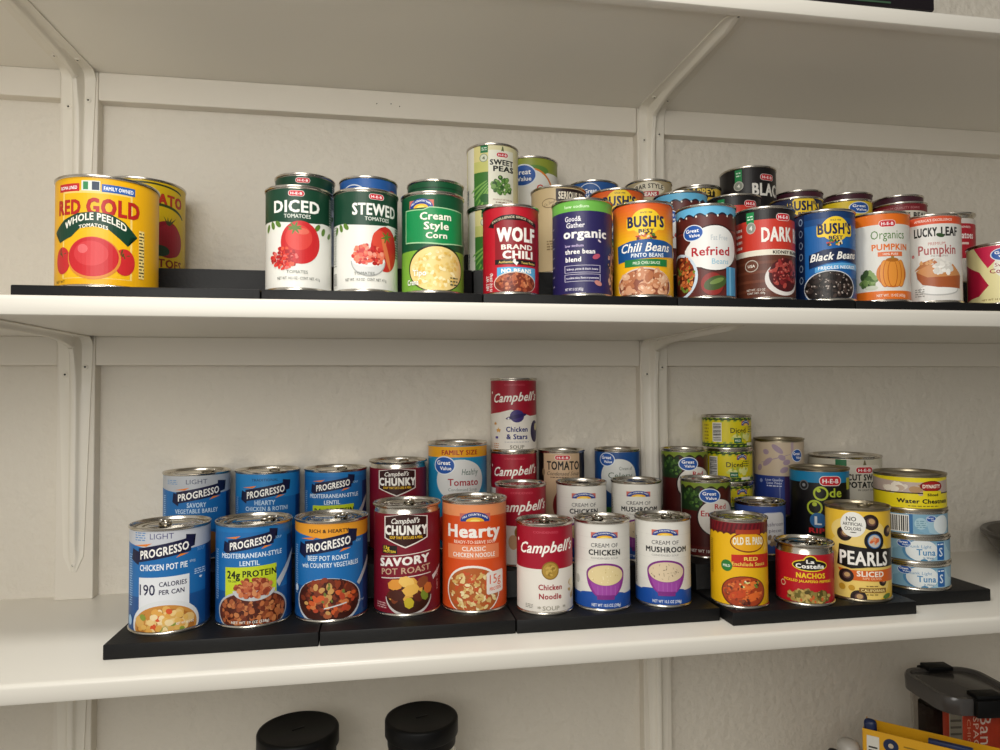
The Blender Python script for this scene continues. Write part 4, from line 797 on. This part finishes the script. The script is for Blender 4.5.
# key, name, X, Y, Z, R, H (mm), turn (deg), label, group, gold tin, tab turn
CANS = [
('redgold','vegetable_can','can',-295.1,-192.0,374.2,50.5,116.0,20.0,'large yellow can with whole peeled tomatoes, leftmost on the middle shelf',1,False,None),
('tomyellow','vegetable_can','can',-304.5,-52.0,416.2,50.5,116.0,17.8,'large yellow tomato can half hidden behind the whole peeled tomatoes can',1,False,None),
('diced','vegetable_can','can',-91.8,-212.0,374.2,36.4,112.7,6.6,'green and white can lettered DICED tomatoes, front of its row',1,False,None),
('diced','vegetable_can','can',-94.6,-124.0,415.2,36.4,112.7,6.1,'dark green topped can behind the diced tomatoes can',1,False,None),
('stewed','vegetable_can','can',-18.6,-212.0,374.2,36.4,112.7,1.3,'green and white can lettered STEWED tomatoes with a white bowl',1,False,None),
('bluegv','vegetable_can','can',-17.4,-124.0,415.2,36.4,112.7,1.1,'blue can peeking over the stewed tomatoes can',1,False,None),
('corn','vegetable_can','can',56.8,-212.0,374.2,36.4,112.7,-4.1,'green can of cream style corn with yellow corn picture',1,False,None),
('green','vegetable_can','can',66.6,-124.0,415.2,36.4,112.7,-4.3,'plain green can behind the cream style corn',1,False,None),
('peas','vegetable_can','can',141.2,-128.0,415.2,34.0,80.5,-9.2,'small sweet peas can under the other sweet peas can, left of the red chili',1,False,None),
('peas','vegetable_can','can',140.2,-128.0,495.8,34.0,80.5,-9.1,'small can lettered SWEET PEAS with peas heap, top of its stack',1,False,None),
('greengv','vegetable_can','can',209.9,-40.0,452.2,39.0,140.0,-12.3,'tall can with olive green top and blue oval, right of the sweet peas',1,False,None),
('serious','bean_can','can',228.1,-124.0,415.2,36.4,112.7,-14.6,'beige bean can with dark brown corner, behind the purple bean can',1,False,None),
('gvblue','vegetable_can','can',302.9,-38.0,452.2,36.4,112.7,-17.4,'blue can with blue oval standing in the back row above the purple bean can',1,False,None),
('wolf','chili_can','can',147.0,-216.0,374.2,33.5,101.6,-10.7,'small red can lettered CHILI, NO BEANS on light blue',1,False,None),
('gg','bean_can','can',234.3,-212.0,374.2,36.4,112.7,-16.5,'purple can with green band lettered organic three bean blend',1,False,None),
('chili','bean_can','can',310.2,-212.0,374.2,36.4,112.7,-21.4,'yellow and orange can of Chili Beans pinto beans in the front row',1,False,None),
('chilib','bean_can','can',308.8,-124.0,415.2,36.4,112.7,-19.4,'orange topped bean can just behind the front Chili Beans can',1,False,None),
('texas','bean_can','can',381.0,-56.0,452.2,33.7,112.7,-21.7,'tan rimmed can with pale top in the back row before the middle bracket',1,False,None),
('refried','bean_can','can',391.6,-212.0,374.2,36.4,112.7,-26.4,'brown can lettered Refried with light blue scalloped top, front row',1,False,None),
('refried','bean_can','can',398.2,-125.5,415.2,36.4,112.7,-24.4,'brown can with light blue scalloped top behind the front refried can',1,False,None),
('trappey','bean_can','can',462.5,-40.0,452.2,36.4,112.7,-25.9,'dark rimmed can with black and yellow lettering, back row left of the tall black can',1,False,None),
('dark','bean_can','can',476.8,-124.0,415.2,36.4,112.7,-28.5,'black topped kidney bean can between the refried and dark kidney cans, second row',1,False,None),
('blackbig','bean_can','can',541.5,-48.0,452.2,41.0,140.0,-29.4,'tall black can lettered BLACK, highest at the middle right',1,False,None),
('dark','bean_can','can',469.8,-212.0,374.2,36.4,112.7,-30.7,'red and black can lettered DARK kidney beans in the front row',1,False,None),
('maroon','bean_can','can',628.5,-40.0,452.2,36.4,112.7,-33.1,'maroon rimmed can at the back above the black beans can',1,False,None),
('bushdark','bean_can','can',569.4,-124.0,415.2,36.4,112.7,-32.9,'navy bean can with yellow emblem behind the blue black beans can',1,False,None),
('maroon','bean_can','can',712.0,-40.0,452.2,36.4,112.7,-36.5,'maroon rimmed can at the back behind the yellow can',1,False,None),
('yel','bean_can','can',645.9,-124.0,415.2,36.4,112.7,-36.3,'yellow can with a blue oval behind the pumpkin can',1,False,None),
('maroon','bean_can','can',800.8,-40.0,452.2,36.4,112.7,-39.8,'maroon rimmed can at the back behind the dark red can',1,False,None),
('redbean','bean_can','can',732.6,-124.0,415.2,36.4,112.7,-39.8,'dark red can with pale band behind the pie filling can',1,False,None),
('black','bean_can','can',552.4,-212.0,374.2,36.4,112.7,-34.9,'blue can lettered Black Beans, frijoles negros',1,False,None),
('pumpkin','vegetable_can','can',628.7,-212.0,374.2,36.4,112.7,-38.5,'white and orange organic pumpkin can with whole pumpkin picture',1,False,None),
('lucky','pie_filling_can','can',703.3,-212.0,374.2,36.4,112.7,-41.7,'white pumpkin pie filling can with pie slice picture',1,False,None),
('redtom','vegetable_can','can',814.2,-124.0,415.2,33.5,101.6,-42.8,'small red can behind the sweetened condensed milk at the far right',1,False,None),
('milk','milk_can','can',809.1,-212.0,374.2,38.0,81.0,-45.7,'short cream and crimson can of sweetened condensed milk at the right edge',1,False,None),
('potpie','soup_can','can',-229.5,-189.0,15.2,41.5,110.0,15.8,'blue can of light chicken pot pie soup lettered 190 calories',2,False,200),
('lentil','soup_can','can',-142.7,-184.0,15.2,41.5,110.0,9.9,'blue can with yellow green 24g protein panel, front row',2,False,120),
('beef','soup_can','can',-58.1,-181.0,15.2,41.5,110.0,4.0,'blue can with orange band of beef pot roast soup',2,False,140),
('savory','soup_can','can',-238.8,-43.0,56.2,41.5,110.0,14.0,'grey topped blue soup can behind the chicken pot pie can',2,False,130),
('rotini','soup_can','can',-150.1,-43.0,56.2,41.5,110.0,8.9,'all blue hearty soup can behind the front lentil can',2,False,150),
('lentil','soup_can','can',-62.5,-43.0,56.2,41.5,110.0,3.7,'blue lentil soup can in the back row behind the beef pot roast can',2,False,150),
('chunky','soup_can','can',28.0,-178.0,15.2,39.5,123.0,-1.9,'tall maroon can of savory pot roast soup in the front row',2,False,170),
('chunkyback','soup_can','can',20.6,-43.0,56.2,39.5,119.0,-1.3,'maroon soup can in the back row behind the savory pot roast can',2,False,150),
('gvtom','soup_can','can',102.3,-43.0,56.2,41.5,142.0,-6.1,'large teal family size tomato soup can with yellow top band',2,False,None),
('hearty','soup_can','can',107.2,-182.0,15.2,39.0,126.0,-7.4,'orange can of classic chicken noodle soup with a 15g protein badge',2,False,100),
('cnoodle','soup_can','can',186.1,-209.0,15.2,33.5,101.6,-13.2,'red and white chicken noodle soup can in the front row',2,False,180),
('campmid','soup_can','can',175.9,-120.0,47.2,33.5,101.6,-11.3,'red and white soup can in the second row, just behind chicken noodle',2,False,None),
('campmid','soup_can','can',183.0,-35.0,82.2,33.5,101.6,-10.7,'red and white soup can under the chicken and stars can',2,False,None),
('star','soup_can','can',183.4,-35.0,183.8,33.5,101.6,-10.7,'red and white chicken and stars soup can, topmost of its stack',2,False,None),
('tomato','soup_can','can',252.9,-35.0,82.2,33.5,101.6,-14.6,'beige and black can lettered TOMATO condensed soup',2,False,None),
('coc','soup_can','can',255.8,-209.0,15.2,33.5,101.6,-17.9,'front white can lettered CREAM OF CHICKEN with purple bowl',2,False,200),
('coc','soup_can','can',257.2,-120.0,47.2,33.5,101.6,-16.2,'second row white cream of chicken can behind the front one',2,False,None),
('com','soup_can','can',331.8,-209.0,15.2,33.5,101.6,-22.7,'front white can lettered CREAM OF MUSHROOM with purple bowl',2,False,160),
('com','soup_can','can',332.7,-120.0,47.2,33.5,101.6,-20.7,'second row white cream of mushroom can behind the front one',2,False,None),
('celery','soup_can','can',336.3,-35.0,82.2,33.5,101.6,-19.2,'dark blue can of cream of celery soup in the back row',2,False,None),
('ench','sauce_can','can',430.1,-122.8,47.2,33.5,101.6,-26.0,'brown and green red enchilada sauce can, the nearer of two',2,False,None),
('ench','sauce_can','can',431.0,-55.2,82.2,33.5,101.6,-24.1,'brown and green red enchilada sauce can, the farther of two',2,False,None),
('yel_mid','chile_can','can',507.4,-38.0,82.2,36.0,49.5,-27.7,'small yellow can at the bottom of the yellow stack',2,False,None),
('yel_mid','chile_can','can',507.7,-38.0,131.8,36.0,49.5,-27.7,'small yellow can in the middle of the yellow stack, lettered Diced',2,False,None),
('yel_top','chile_can','can',506.4,-38.0,181.2,36.0,49.5,-27.7,'small yellow can on top of the yellow stack, with barcode showing',2,False,None),
('veg','vegetable_can','can',589.6,-40.0,82.2,36.4,112.7,-31.5,'beige can with mauve leaves and blue lower half in the back row',2,True,None),
('mushc','mushroom_can','can',509.5,-122.0,47.2,34.0,69.0,-30.1,'short blue mushroom can behind the yellow enchilada sauce',2,False,120),
('ode','olive_can','can',598.5,-124.0,47.2,39.0,112.7,-34.3,'black can with bright blue top band and green rings',2,True,None),
('potato','vegetable_can','can',690.2,-53.0,50.2,51.0,119.0,-36.0,'wide pale can lettered CUT SWEET POTATOES in the back row',2,False,None),
('oep','sauce_can','can',418.9,-230.0,15.2,33.5,101.6,-28.5,'yellow and maroon can of red enchilada sauce in the front row',2,False,None),
('costena','pepper_can','can',500.6,-236.0,15.2,33.5,70.0,-33.1,'short red can lettered NACHOS pickled jalapeno peppers',2,False,140),
('pearls','olive_can','can',576.2,-231.0,15.2,37.0,110.0,-36.8,'yellow can of sliced olives with a black banner across its middle',2,True,150),
('chest','chestnut_can','can',677.1,-198.0,114.2,42.5,45.0,-40.1,'yellow water chestnuts can on top of the tuna stack',2,True,None),
('tunaside','tuna_can','can',677.5,-198.0,81.2,42.5,33.0,-40.1,'top tuna can of the stack, turned to show its barcode',2,False,None),
('tuna','tuna_can','can',680.0,-198.0,48.2,42.5,33.0,-40.2,'middle tuna can of the stack of three, blue oval label',2,False,None),
('tuna','tuna_can','can',680.0,-198.0,15.2,42.5,33.0,-40.2,'bottom tuna can, resting on the black riser',2,False,None),
]
CG = {1: 'food cans on the middle shelf', 2: 'food cans on the lower shelf'}
for key, nm, cat, X, Y, Z, R, H, rot, lb, g, gold, tab in CANS:
    can(key, nm, cat, X, Y, Z, R, H, rot, lb, CG[g], gold, tab is not None, math.radians(tab or 0))

# ================================================================ OTHER THINGS
# dark box on the top shelf, its lower front edge in view
root = empty('storage_box', mm(436, -190, ZT+.3), math.radians(-1)); prop(root, 'dark box on the top shelf at the upper right edge of the view', 'box')
b = bmesh.new(); bx(b, -208, 208, -104, 104, 0, 150, 2); link_bm('box_body', b, mat('dark_purple_card', '#1b1319', .35), root, smooth=.6)
b = bmesh.new(); bx(b, -209, 209, -105, 105, 118, 152, 2); link_bm('box_lid', b, mat('dark_card_lid', '#151114', .35), root, smooth=.6)
def flat_text(nm, s, w, h, c, parent, loc, rot=(PI/2, 0, 0), bold=.02):
    vs, fs, a, b_ = glyphs(s, bold, 0); bm = bmesh.new(); kx = w/(b_-a); kz = h/.73
    nv = [bm.verts.new(mm((x-(a+b_)/2)*kx, (y-.365)*kz, 0)) for x, y in vs]
    for f in fs:
        try: bm.faces.new([nv[i] for i in f])
        except ValueError: pass
    o = link_bm(nm, bm, ink(c), parent); o.location = mm(*loc); o.rotation_euler = rot; return o
b = bmesh.new(); bx(b, 40, 92, -104.8, -104, 6, 17); link_bm('sticker', b, ink('#8a8480'), root)
b = bmesh.new(); bx(b, 98, 150, -104.8, -104, 4, 6); link_bm('sticker', b, ink('#3c5a42'), root)

# jars with black lids on the bottom shelf
GLASS = bpy.data.materials.new('clear_glass'); GLASS.use_nodes = True
g = GLASS.node_tree.nodes['Principled BSDF']; g.inputs['Base Color'].default_value = (.93, .95, .93, 1); g.inputs['Roughness'].default_value = .04
g.inputs['Transmission Weight'].default_value = 1; g.inputs['IOR'].default_value = 1.35
def jar(X, Y, lidz, R, label, fill, turn):
    zb = -358+.3; H = lidz-zb
    root = empty('storage_jar', mm(X, Y, zb), turn); prop(root, label, 'jar', 'black lidded jars on the bottom shelf')
    b = bmesh.new(); lathe(b, [(0, 0), (R*.88, 0), (R*.95, 3), (R*.97, 10), (R*.97, H-48), (R*.9, H-36), (R*.86, H-30), (R*.86, H-12), (R*.82, H-12), (R*.82, H-30), (R*.86, H-37), (R*.93, H-49), (R*.93, 11), (R*.9, 5), (0, 5)], 64)
    bmesh.ops.recalc_face_normals(b, faces=b.faces); link_bm('glass_body', b, GLASS, root, smooth=.8)
    b = bmesh.new(); lathe(b, [(R*.80, H-32), (R*.93, H-32), (R*.94, H-21), (R*.985, H-20), (R, H-19), (R, H-2.5), (R-.8, H-.8), (R-2.5, H), (R-5, H), (R-6, H-.7), (0, H-.7)], 72)
    bx(b, -8, 8, -1.6, 1.6, H-1.5, H+.1, .4); bmesh.ops.recalc_face_normals(b, faces=b.faces)
    link_bm('jar_lid', b, BLACKP, root, smooth=.7)
    b = bmesh.new(); lathe(b, [(0, 5.3), (R*.88, 5.6), (R*.92, 11), (R*.92, H*.62), (R*.5, H*.66), (0, H*.67)], 40)
    bmesh.ops.recalc_face_normals(b, faces=b.faces); link_bm('jar_contents', b, fill, root, smooth=.8)
jar(-103, -110, -146, 49, 'left one of the two jars with round black lids, below the lentil soup can', mat('flour', '#cfc3a8', .9), .5)
jar(48, -110, -144, 46, 'right one of the two jars with round black lids, below the chunky soup can', mat('oats', '#b89b6c', .9), .3)

# clear container with black clasps
CLEAR = bpy.data.materials.new('clear_plastic'); CLEAR.use_nodes = True
g = CLEAR.node_tree.nodes['Principled BSDF']; g.inputs['Base Color'].default_value = (.80, .78, .76, 1); g.inputs['Roughness'].default_value = .05
g.inputs['Transmission Weight'].default_value = 1; g.inputs['IOR'].default_value = 1.03
def rrect(bm, hx, hy, r, zs, cap0=True, cap1=True):
    rings = []
    for z, k in zs:
        R_ = []
        for cx, cy, a0 in ((hx-r, hy-r, 0), (-hx+r, hy-r, PI/2), (-hx+r, -hy+r, PI), (hx-r, -hy+r, 3*PI/2)):
            for i in range(8): t = a0+PI/2*i/7; R_.append(bm.verts.new(mm(cx+(r+k)*math.cos(t), cy+(r+k)*math.sin(t), z)))
        rings.append(R_)
    for A, B in zip(rings, rings[1:]):
        for i in range(len(A)): j = (i+1) % len(A); bm.faces.new((A[i], A[j], B[j], B[i]))
    if cap0: bm.faces.new(rings[0][::-1])
    if cap1: bm.faces.new(rings[-1])
root = empty('food_container', mm(812, -126, -357.7), math.radians(-7)); prop(root, 'clear plastic food container with black clasps at the lower right corner', 'container')
CH = 206
b = bmesh.new(); rrect(b, 52, 50, 24, [(0, -8), (2, -4), (10, -3), (CH-20, 0), (CH-20, -2.5), (11, -5.5), (5, -8)], True, True)
bmesh.ops.recalc_face_normals(b, faces=b.faces); link_bm('container_body', b, CLEAR, root, smooth=.8)
b = bmesh.new(); rrect(b, 56, 54, 27, [(CH-22, 0), (CH-22, 1.5), (CH-4, 2.5), (CH, .5), (CH, -5), (CH-3.5, -8), (CH-3.5, -16), (CH-2, -20)], True, True)
bmesh.ops.recalc_face_normals(b, faces=b.faces); link_bm('container_lid', b, mat('smoked_lid', '#4a4745', .2), root, smooth=.7)
for s in (-1, 1):
    b = bmesh.new(); bx(b, -22, 22, s*58-6, s*58+6, CH-23, CH+1, 3); bx(b, -19, 19, min(s*38, s*60), max(s*38, s*60), CH-1, CH+6, 2); link_bm('clasp', b, BLACKP, root, smooth=.6)
b = bmesh.new(); rrect(b, 40, 18, 12, [(11.3, 0), (CH-40, 0)], True, True); bmesh.ops.translate(b, verts=b.verts, vec=mm(0, 24, 0)); bmesh.ops.recalc_face_normals(b, faces=b.faces); link_bm('container_contents', b, mat('dark_grain', '#2a1c16', .8, bump=[(300, .6, 2)]), root, smooth=.7)

# orange spaghetti box
ORG = mat('orange_card', '#c9401f', .4)
root = empty('pasta_box', mm(804, -153, -346.2), math.radians(-7)); prop(root, 'orange spaghetti box inside the clear container', 'box')
b = bmesh.new(); bx(b, -40, 40, -12, 2, 0, 172, .8); link_bm('carton', b, ORG, root, smooth=.5)
b = bmesh.new(); bx(b, -40.3, -22, -12.4, -11.9, 6, 172-2); link_bm('printed_panel', b, ink('#9a9484'), root)
b = bmesh.new()
for i in range(7): bx(b, -39, -23.5, -12.7, -12.3, 172-14-i*9, 172-11-i*9)
link_bm('small_print', b, ink('#5f5a50'), root)
flat_text('lettering', 'Banza', 66, 17, '#f3e3d4', root, (11, -12.6, 172-39), (PI/2, PI/2, 0), .05)
flat_text('lettering', 'SPAGHETTI', 92, 8, '#f3d9c4', root, (-3, -12.6, 172-54), (PI/2, PI/2, 0), .05)
flat_text('lettering', 'CHICKPEA', 70, 5, '#f0a884', root, (-13, -12.6, 172-46), (PI/2, PI/2, 0), .02)

# yellow carton with torn open top
YEL = mat('yellow_card', '#d9a012', .45)
root = empty('food_carton', mm(675.6, -226.6, -357.7), math.radians(-44)); prop(root, 'yellow and blue open carton at the bottom right edge', 'carton')
b = bmesh.new()
w2, d2, t = 74, 22, 1.0
bx(b, -w2, w2, -d2, -d2+t, 0, 189); bx(b, -w2, w2, d2-t, d2, 0, 189-4); bx(b, -w2, -w2+t, -d2, d2, 0, 189-2); bx(b, w2-t, w2, -d2, d2, 0, 189-2); bx(b, -w2, w2, -d2, d2, 0, t)
link_bm('carton', b, YEL, root)
b = bmesh.new(); bx(b, -w2+5, -w2+19, -d2-.5, -d2+.1, 2, 189-7); link_bm('printed_panel', b, ink('#d8d4c8'), root)
b = bmesh.new()
for i in range(8): bx(b, -w2+7, -w2+17, -d2-.8, -d2-.4, 189-22-i*5, 189-20-i*5+(i % 3)*.6)
link_bm('barcode', b, ink('#3a3630'), root)
b = bmesh.new(); r_ = bmesh.ops.create_circle(b, cap_ends=True, radius=.0085, segments=32); bmesh.ops.rotate(b, verts=b.verts, matrix=Matrix.Rotation(PI/2, 3, 'X')); o = link_bm('round_mark', b, ink('#1d2a4a'), root, loc=mm(-w2+32, -d2-.4, 189-14))
b = bmesh.new(); r_ = bmesh.ops.create_circle(b, cap_ends=True, radius=.003, segments=24); bmesh.ops.rotate(b, verts=b.verts, matrix=Matrix.Rotation(PI/2, 3, 'X')); link_bm('emblem', b, ink('#b8a890'), root, loc=mm(-w2+32, -d2-.6, 189-14))
b = bmesh.new()
for i in range(4): bx(b, -w2+46, -w2+84-i*6, -d2-.5, -d2+.1, 189-12-i*5, 189-10.6-i*5)
link_bm('small_print', b, ink('#8a6a14'), root)
BL = ink('#13224a')
b = bmesh.new(); bx(b, -w2+1, -w2+16, -d2+1, -d2+13, 189-8, 189+11, 5.5, 4); link_bm('flap', b, BL, root, smooth=.6)
b = bmesh.new(); bx(b, -2, 44, -d2+2, -d2+10, 189-5, 189+4, 1.2); link_bm('flap', b, BL, root, smooth=.6)
# round bowl at the right end of the lower shelf
root = empty('mixing_bowl', mm(1019, -128, .3)); prop(root, 'dark grey metal bowl at the right end of the lower shelf', 'bowl')
b = bmesh.new()
pr = [(0, 0), (70, 0), (84, 3), (100, 14), (110, 28), (115, 40), (121, 42), (122, 47), (119, 50), (113, 48), (107, 33), (97, 18), (82, 7), (0, 4)]
lathe(b, pr, 72); bmesh.ops.recalc_face_normals(b, faces=b.faces); link_bm('bowl_body', b, mat('brushed_grey_steel', '#5d5954', .35, .7), root, smooth=.8)
# two jars peeping in at the lower edge
for nm, X, Y, H, R, c, lb, cat in (('jar', 602, -170, 165, 14, '#b5b0a8', 'jar with pale rounded lid at the bottom edge, left of the yellow carton', 'jar'), ('spice_jar', 572, -182, 161, 9, '#1c1214', 'small jar with dark cap at the bottom edge, left of the pale lidded jar', 'jar')):
    root = empty(nm, mm(X, Y, -357.7)); prop(root, lb, cat)
    b = bmesh.new(); lathe(b, [(0, 0), (R-1, 0), (R, 2), (R, H-32), (R-2, H-26), (0, H-26)], 40); bmesh.ops.recalc_face_normals(b, faces=b.faces); link_bm('jar_body', b, mat('jar_plastic', '#a8a196', .4), root, smooth=.8)
    b = bmesh.new(); lathe(b, [(0, H-25.9), (R+.5, H-25.9), (R+.5, H-10), (R-1, H-5), (R*.6, H-1.2), (0, H)], 40); bmesh.ops.recalc_face_normals(b, faces=b.faces); link_bm('jar_lid', b, mat('lid_'+c[1:], c, .4), root, smooth=.8)
